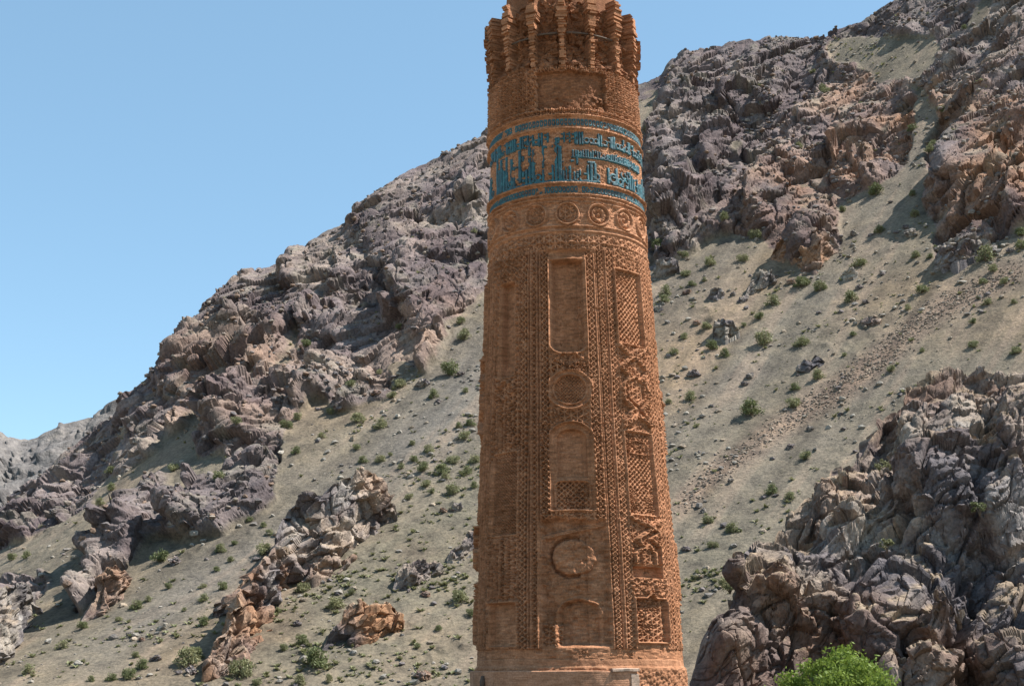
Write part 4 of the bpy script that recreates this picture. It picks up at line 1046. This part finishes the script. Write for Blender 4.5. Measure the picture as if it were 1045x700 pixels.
IV, IF = ico(); I2, F2 = subdiv(*subdiv(IV, IF)); I3, F3 = subdiv(I2, F2)
BOULD = []
for q in range(5):
    P = I3.astype(np.float32); v_, e_ = facets(P * 1.4 + 20 * q, q, 1.0); v2, _ = facets(P * 3.4 + 9 * q, q + 50, 1.0)
    V = P * (1 + 0.42 * v_ + 0.18 * v2 + 0.1 * fbm(P * 3, 3, q))[:, None] * np.array([[1.15, 0.9, 0.75]])
    BOULD.append(mesh_np('boulder', V * 0.5, F3, M_ROCK, rock_tint(P * 4 + 30 * q, [0.1, 0.5, 0.0, 0.25, 0.1][q], [0.5, 0.6, 0.9, 0.3, 0.6][q], [0.3, 0.1, 0.1, 0.8, 0.4][q], q), False))
FPX = [(180, 556, 7, 3, 'dark boulder beside the reddish shrub tufts on the lower left slope'), ]
BL = [  # u, v, width px, kind, label
    (707, 381, 12, 3, 'dark squat stone on the open scree just right of the minaret'),
    (764, 382, 9, 2, 'pale grey stone of a pair on the right hand scree'),
    (758, 389, 7, 3, 'small dark stone beside the pale grey one on the right hand scree'),
    (660, 333, 9, 2, 'whitish stone close to the right edge of the minaret, level with its upper panel'),
    (672, 316, 9, 2, 'upper of the whitish stones near the right edge of the minaret'),
    (806, 288, 8, 1, 'tan stone on the slope below the brown crag block'),
    (700, 299, 9, 1, 'brown stone left of the brown boulder right of the minaret'),
    (748, 301, 6, 2, 'light stone lying left of the grey rock shelf'),
    (711, 330, 8, 1, 'reddish stone left of the pale cracked boulder'),
    (758, 306, 9, 0, 'grey stone at the foot of the grey rock shelf'),
    (876, 292, 7, 3, 'small dark stone below the white topped boulder'),
    (883, 308, 7, 3, 'dark stone at the top end of the tan patch on the right scree'),
    (872, 238, 8, 2, 'pale stone in the grey chute between the right hand cliffs'),
    (930, 240, 11, 2, 'white stone under the reddish cliff at the head of the right scree'),
    (924, 233, 7, 3, 'dark stone leaning on the white one under the reddish cliff'),
    (961, 262, 8, 2, 'pale stone at the foot of the white streaked crag'),
    (1030, 256, 7, 0, 'grey stone between shrubs at the right picture edge'),
    (960, 92, 14, 2, 'white slab high in the gully at the upper right'),
    (946, 90, 11, 3, 'dark stone beside the white slab high in the gully'),
    (93, 494, 14, 2, 'bleached yellowish slab lying on the left gully scree'),
    (84, 486, 10, 2, 'smaller bleached slab above left of the yellowish one'),
    (150, 462, 9, 2, 'pale round stone in the gully under the left crags'),
    (60, 527, 7, 0, 'grey stone on the bare left slope below the gully'),
    (178, 573, 12, 3, 'dark boulder at the foot of the left crags beside the scree'),
    (184, 551, 9, 2, 'white stone perched at the foot of the left crags'),
    (112, 568, 10, 1, 'brown stone left of the rib on the lower left slope'),
    (160, 676, 10, 3, 'dark stone on the grass slope at the bottom left'),
    (198, 690, 12, 3, 'dark brown stone under the left end of the reddish ridge'),
    (146, 655, 6, 1, 'small brown stone on the lower left grass slope'),
    (434, 606, 9, 1, 'orange stone just below the row of pinkish rocks'),
    (466, 520, 11, 0, 'grey stone beside a shrub left of the minaret'),
    (452, 522, 7, 1, 'tan stone left of the grey one near the minaret'),
    (432, 690, 14, 1, 'flat reddish stone at the bottom edge left of the minaret'),
    (305, 640, 8, 3, 'dark stone between the reddish ridge and the orange boulder'),
    (349, 420, 9, 3, 'dark stone on the scree below the left cliffs'),
    (386, 405, 10, 1, 'brown block at the foot of the left cliffs'),
    (432, 393, 12, 0, 'grey fallen block below the left cliff point'),
    (470, 383, 8, 3, 'small dark stone on the grey scree beside the minaret'),
    (448, 411, 6, 3, 'tiny dark stone on the grey scree left of the minaret'),
    (700, 560, 9, 3, 'dark stone on the grassy slope right of the minaret foot'),
    (806, 455, 8, 3, 'dark stone on the slope above the large jagged outcrop'),
    (717, 520, 6, 2, 'pale stone below the pinkish gravel chute'),
    (826, 436, 7, 2, 'pale stone lying above the large jagged outcrop'),
    (746, 492, 6, 2, 'light stone at the lower edge of the pinkish gravel chute')]
rb = random.Random(3); seenb = set()
for (u, v, w, kd, lb) in BL:
    p, n = slope_at(u, v); d = math.hypot(p.x, p.y); sc = w / F * d
    o = link('boulder', BOULD[kd]); o.scale = (sc * rb.uniform(.9, 1.1), sc * rb.uniform(.85, 1.1), sc * rb.uniform(.8, 1.1)); o.rotation_euler = (rb.uniform(-.5, .5), rb.uniform(-.5, .5), rb.uniform(0, 6.28))
    o.location = p + n * 0.12 * sc
    tag(o, lb, 'boulder', 'loose boulders on the slope')

def scatter(n, dens, seed):
    """random image-independent spots on the slope grid, kept by a density in 0..1"""
    r = np.random.default_rng(seed); out_i = []; out_j = []
    A = np.linalg.norm(np.cross(gu_s, gv_s), axis=-1)
    pr = (A * dens).ravel(); pr = pr / pr.sum()
    k = r.choice(len(pr), n, p=pr); return np.unravel_index(k, A.shape), r
gu_s = np.gradient(PB, axis=1); gv_s = np.gradient(PB, axis=0)
RK2 = rk.reshape(PB.shape[:2]); inview = ((UU > -40) & (UU < 1085) & (VV < 730) & (VV > -60)).astype(float)
def stones(name, label, cat, n, dens, smin, smax, seed, tints, power=2.2):
    (i, j), r = scatter(n, dens * inview, seed)
    c = PD[i, j]; s = smin + (smax - smin) * r.random(n) ** power
    V = IV[None] * (0.5 * s[:, None, None]) * (0.65 + 0.7 * r.random((n, 12, 1))) * np.array([1.2, 1.0, 0.75])
    th = r.random(n) * 6.28; ct, st = np.cos(th)[:, None], np.sin(th)[:, None]
    V = np.stack([V[..., 0] * ct - V[..., 1] * st, V[..., 0] * st + V[..., 1] * ct, V[..., 2]], -1) + c[:, None] + NB[i, j][:, None] * (0.12 * s)[:, None, None]
    Fs = (IF[None] + 12 * np.arange(n)[:, None, None]).reshape(-1, 3)
    tt = np.array(tints); col = tt[r.integers(0, len(tt), n)] * (0.8 + 0.4 * r.random((n, 1)))
    o = link(name, mesh_np(name, V.reshape(-1, 3), Fs, M_ROCK, np.repeat(col, 12, 0), False))
    return tag(o, label, cat, kind='stuff')
patch = sstep(fbm(Pf / 8.0, 3, 201), -0.1, 0.5).reshape(RK2.shape) ** 2
near_rock = np.clip(smooth2(RK2, 61) * 2.2, 0, 1)
PK = sample(PINKI, uf, vf).reshape(RK2.shape)
stones('scree_stones', 'loose grey and tan stones littering the scree slopes', 'stones', 2600, (1 - RK2) * (0.12 + 0.9 * patch + 1.2 * near_rock * patch), 0.14, 0.9, 1,
       [(0.20, 0.18, 0.16), (0.26, 0.235, 0.20), (0.15, 0.13, 0.125), (0.26, 0.21, 0.16), (0.27, 0.245, 0.21)], 3.0)
stones('gravel', 'pinkish coarse gravel running down the chute right of the minaret', 'gravel', 2600, PK ** 2 * (1 - RK2), 0.10, 0.36, 2, [(0.27, 0.215, 0.165), (0.22, 0.18, 0.14), (0.30, 0.25, 0.20), (0.17, 0.135, 0.11)], 2.0)
stones('rubble', 'broken rubble lying on the ledges of the crags', 'rubble', 7000, RK2 * (0.2 + patch), 0.2, 1.0, 3, [(0.17, 0.145, 0.135), (0.12, 0.107, 0.105), (0.22, 0.185, 0.155), (0.20, 0.14, 0.105)], 2.5)

# low dry grass and cushions
def tufts(n, seed):
    GR = sample(GREENI, uf, vf).reshape(RK2.shape)
    (i, j), r = scatter(n, (1 - 0.85 * RK2) * (0.10 + 1.2 * GR) * (0.15 + patch) * inview, seed)
    c = PD[i, j]; s = 0.16 + 0.38 * r.random(n) ** 1.8
    nb = 9; az = r.random((n, nb)) * 6.28; ln = s[:, None] * (0.7 + 0.6 * r.random((n, nb))); lean = 0.35 + 0.6 * r.random((n, nb))
    dx, dy = np.cos(az), np.sin(az); w = 0.3 * ln
    tip = np.stack([dx * ln * lean * 1.3, dy * ln * lean * 1.3, ln * 0.6], -1)
    a = np.stack([-dy * w, dx * w, 0 * w], -1) + tip * 0.35; b = np.stack([dy * w, -dx * w, 0 * w], -1) + tip * 0.35; o0 = np.stack([0 * w, 0 * w, 0 * w - 0.05], -1)
    V = np.stack([o0, a, tip, b], 2) + c[:, None, None]
    V = V.reshape(-1, 3); Fq = np.arange(len(V)).reshape(-1, 4)
    o = link('grass_tufts', mesh_np('grass_tufts', V, Fq, M_GRASS)); tag(o, 'sparse dry green grass and cushion tufts dotting the scree', 'grass', kind='stuff')
tufts(1900, 8)

# ------------------------------------------------------------------ shrubs
def leaf_cloud(n, lobes, leaf, seed, flat=0.8, ragged=0.3):
    r = np.random.default_rng(seed)
    L = np.array(lobes); k = r.choice(len(L), n, p=L[:, 3] ** 2 / (L[:, 3] ** 2).sum())
    d = r.normal(size=(n, 3)); d /= np.linalg.norm(d, axis=1, keepdims=True)
    rad = L[k, 3] * (0.35 + 0.65 * r.random(n) ** 0.5) * (1 + ragged * r.normal(size=n) * 0.6)
    c = L[k, :3] + d * rad[:, None] * np.array([1, 1, flat]); c[:, 2] = np.abs(c[:, 2])
    a = r.normal(size=(n, 3)) + d * 0.3; a /= np.linalg.norm(a, axis=1, keepdims=True)
    b = np.cross(a, r.normal(size=(n, 3))); b /= np.linalg.norm(b, axis=1, keepdims=True)
    s = leaf * (0.6 + 0.8 * r.random(n))[:, None]
    V = np.stack([c - a * s, c - b * s * .45, c + a * s, c + b * s * .45], 1).reshape(-1, 3)
    return V, np.arange(4 * n).reshape(-1, 4)
def stems(n, seed, hgt=0.8, spread=0.6, r0=0.02):
    r = random.Random(seed); VV_, FF_ = [], []; off = 0
    for _ in range(n):
        a = r.uniform(0, 6.28); e = r.uniform(.3, 1) * spread
        p = [(0, 0, -0.15), (math.cos(a) * e * .4, math.sin(a) * e * .4, hgt * .45), (math.cos(a) * e, math.sin(a) * e, hgt * r.uniform(.75, 1))]
        V, Fl = blob_tube(p, [r0, r0 * .7, r0 * .3], 5); VV_.append(V); FF_ += [tuple(x + off for x in f) for f in Fl]; off += len(V)
    return np.concatenate(VV_), FF_
PROTO = []
for q in range(6):
    r = random.Random(40 + q); lob = [(0, 0, 0.34, 0.30)]
    for _ in range(9 + 2 * q):
        a = r.uniform(0, 6.28); e = r.uniform(.08, .36); lob.append((math.cos(a) * e, math.sin(a) * e, r.uniform(.1, .62 - e * .6), r.uniform(.1, .2)))
    V, Fq = leaf_cloud(900 + 60 * q, lob, 0.042, q, 0.85)
    leaf_me = mesh_np('foliage', V, Fq, M_LEAF if q != 5 else M_LEAF_B)
    V, Fl = stems(9, 60 + q, 0.55, 0.34, 0.016); PROTO.append((leaf_me, mesh_py('stem', V, Fl, M_BARK)))
SH = {   # region -> list of (u, v of its foot, width px)
 'on scree right of minaret below cliffs': [(742, 236, 12), (770, 244, 13), (668, 258, 14), (724, 271, 13), (757, 266, 11), (696, 263, 11), (698, 281, 10), (706, 291, 9), (718, 287, 6)],
 'on the tan slope beside the minaret upper panels': [(678, 301, 13), (677, 308, 10), (697, 345, 9), (686, 361, 11), (720, 334, 11), (726, 355, 13), (738, 362, 10), (758, 332, 6), (681, 411, 7), (710, 434, 6)],
 'among the rocks above the right hand scree': [(817, 291, 16), (837, 296, 14), (788, 310, 15), (773, 325, 10), (876, 270, 14), (868, 306, 15), (897, 238, 11), (894, 198, 14), (931, 199, 9), (933, 222, 10)],
 'on the upper tan slope below the reddish cliff': [(954, 252, 10), (934, 262, 10), (948, 263, 8), (941, 298, 13), (926, 316, 8), (964, 186, 10), (966, 182, 9)],
 'at right picture edge above jagged outcrop': [(1005, 266, 18), (1013, 277, 11), (1002, 289, 8), (1024, 290, 10), (1007, 312, 9), (998, 306, 5), (1035, 311, 6), (1042, 240, 11), (1043, 253, 11), (1037, 362, 10)],
 'on open scree mid right slope': [(993, 331, 7), (993, 355, 9), (930, 350, 6), (941, 360, 6), (870, 342, 7), (861, 363, 6), (908, 380, 9), (702, 406, 13), (811, 396, 10)],
 'just above the pinkish gravel chute': [(780, 350, 19), (818, 351, 16), (765, 421, 23), (834, 386, 13), (808, 413, 16)],
 'on green slope between minaret and jagged outcrop': [(722, 533, 10), (748, 542, 14), (727, 558, 10), (787, 504, 13), (805, 509, 12), (820, 468, 13), (760, 569, 10), (708, 588, 8)],
 'high among the upper right crags': [(961, 116, 10), (931, 131, 11), (844, 96, 9), (877, 105, 8), (841, 94, 9), (661, 138, 9), (828, 68, 7), (818, 162, 9), (983, 30, 6), (860, 215, 8)],
 'under the cliff point left of the minaret': [(460, 384, 18), (443, 407, 11), (407, 395, 13), (474, 348, 14), (470, 331, 11), (398, 406, 10), (385, 378, 8), (404, 335, 8), (475, 402, 8), (488, 250, 7)],
 'on the grey scree below the left cliffs': [(365, 431, 15), (389, 438, 14), (337, 423, 9), (329, 449, 9), (363, 402, 10), (304, 430, 10), (293, 439, 11), (302, 465, 10), (364, 459, 9), (387, 471, 11), (370, 472, 10)],
 'in green band left of the minaret middle': [(481, 436, 11), (474, 449, 14), (438, 462, 13), (461, 472, 12), (422, 472, 9), (409, 479, 9), (483, 472, 11), (469, 438, 8), (431, 482, 12), (451, 483, 15), (398, 466, 5)],
 'on the slope right of the flat-topped crag': [(462, 504, 15), (475, 484, 11), (434, 497, 11), (417, 509, 9), (421, 455, 7), (455, 490, 10), (440, 505, 7)],
 'around the foot of the minaret at its left': [(467, 612, 19), (478, 626, 10), (484, 498, 9), (446, 640, 7), (425, 660, 7)],
 'between the flat-topped crag and the orange boulder': [(343, 622, 16), (308, 659, 13), (322, 682, 23), (304, 698, 13), (309, 605, 13), (285, 627, 7), (335, 696, 9), (291, 666, 9), (360, 608, 7)],
 'at the foot of the reddish ridge': [(246, 692, 21), (202, 676, 15), (209, 640, 11), (263, 700, 10), (194, 682, 23), (226, 602, 11), (208, 614, 11), (187, 624, 5)],
 'on the pale slope left of the flat-topped crag': [(225, 563, 10), (235, 572, 8), (220, 582, 7), (239, 555, 7), (267, 567, 15), (274, 545, 9), (269, 538, 6), (254, 533, 7), (224, 562, 8), (206, 599, 8)],
 'in the gullies of the left crags': [(106, 557, 14), (176, 482, 12), (162, 573, 15), (114, 483, 11), (112, 499, 10), (101, 514, 9), (43, 537, 9), (233, 504, 16), (254, 455, 10), (312, 355, 11), (27, 569, 10), (11, 571, 9)],
 'on the grassy slope at the bottom left corner': [(64, 664, 11), (31, 691, 12), (85, 642, 11), (146, 686, 13), (114, 698, 10), (133, 696, 13), (94, 699, 8), (139, 673, 7), (149, 614, 8), (137, 621, 12), (171, 600, 8), (121, 634, 7)],
}
ORD = ['first', 'second', 'third', 'fourth', 'fifth', 'sixth', 'seventh', 'eighth', 'ninth', 'tenth', 'eleventh', 'twelfth']
NUM = {5: 'five', 7: 'seven', 8: 'eight', 9: 'nine', 10: 'ten', 11: 'eleven', 12: 'twelve'}
rsn = random.Random(17)
for reg, lst in SH.items():
    lst = sorted(lst)
    for i, (u, v, w) in enumerate(lst):
        p, n = slope_at(u, v); d = math.hypot(p.x, p.y); sc = 1.4 * w / F * d
        root = empty('shrub', p - Vector((0, 0, 0.06 * sc)))
        root.scale = (sc * rsn.uniform(.9, 1.1), sc * rsn.uniform(.9, 1.1), sc * rsn.uniform(.85, 1.15)); root.rotation_euler = (0, 0, rsn.uniform(0, 6.28))
        lm, sm = PROTO[rsn.choice([0, 1, 2, 3, 4])]
        link('foliage', lm, root); link('stem', sm, root)
        size = 'tiny' if w < 8 else 'small' if w < 12 else 'leafy' if w < 16 else 'large bushy'
        tag(root, '%s shrub, %s from left %s' % (size, ORD[i], reg), 'shrub', 'shrubs ' + reg)

# olive shrub against the left flank of the big outcrop
def big_bush(name, label, u, v, w, dist, hk, mat, nleaf, leaf, seed, cat='shrub', nl=16):
    az, el = ray(u, v); wd = w / F * dist / math.cos(float(el))
    root = empty(name, (dist * math.sin(az), dist * math.cos(az), EYE + dist * math.tan(el)))
    r = random.Random(seed); hgt = wd * hk; lob = []
    for _ in range(nl):
        a = r.uniform(0, 6.28); e = wd * 0.42 * math.sqrt(r.random()); lob.append((math.cos(a) * e, math.sin(a) * e, hgt * r.uniform(.35, .95) * (1 - 0.5 * (e / wd)), wd * r.uniform(.045, .13)))
    V, Fq = leaf_cloud(nleaf, lob, leaf, seed, 0.8, 0.5)
    link('foliage', mesh_np('foliage', V, Fq, mat), root)
    return tag(root, label, cat), root, lob, wd, hgt
t, root, *_ = big_bush('shrub', 'wide olive shrub against the left flank of the large jagged outcrop', 745, 604, 34, 98, 0.42, M_LEAF, 2600, 0.07, 5)
V, Fl = stems(12, 8, 0.8, 0.9, 0.03); link('stem', mesh_py('stem', V, Fl, M_BARK), root)
for (u, v, w, dd, lb) in [(904, 484, 22, 80, 'bright shrub in the notch under the top block of the jagged outcrop'), (1000, 524, 16, 76, 'small green shrub in the cleft at the right of the jagged outcrop'),
                         (905, 562, 16, 74, 'grey green shrub on the earthy ledge in the middle of the jagged outcrop')]:
    t, root, *_ = big_bush('shrub', lb, u, v, w, dd, 0.8, M_LEAF, 900, 0.055, u)
    V, Fl = stems(7, u, 0.5, 0.4, 0.02); link('stem', mesh_py('stem', V, Fl, M_BARK), root)
t, root, lob, wd, hgt = big_bush('tree', 'bright green leafy tree top at the bottom edge in front of the jagged outcrop', 868, 806, 132, 52, 1.02, M_LEAF_B, 17000, 0.075, 21, 'tree', 44)
V, Fl = blob_tube([(0, 0, -1.5), (0.05, 0, hgt * .25), (-0.1, 0.05, hgt * .55)], [.17, .13, .08], 9); tr = link('trunk', mesh_py('trunk', V, Fl, M_BARK), root)
for q, L in enumerate(lob[::4]):
    V, Fl = blob_tube([(0, 0, hgt * .22), (L[0] * .5, L[1] * .5, L[2] * .6), (L[0], L[1], L[2])], [.07, .05, .02], 6); link('branch', mesh_py('branch', V, Fl, M_BARK), tr)
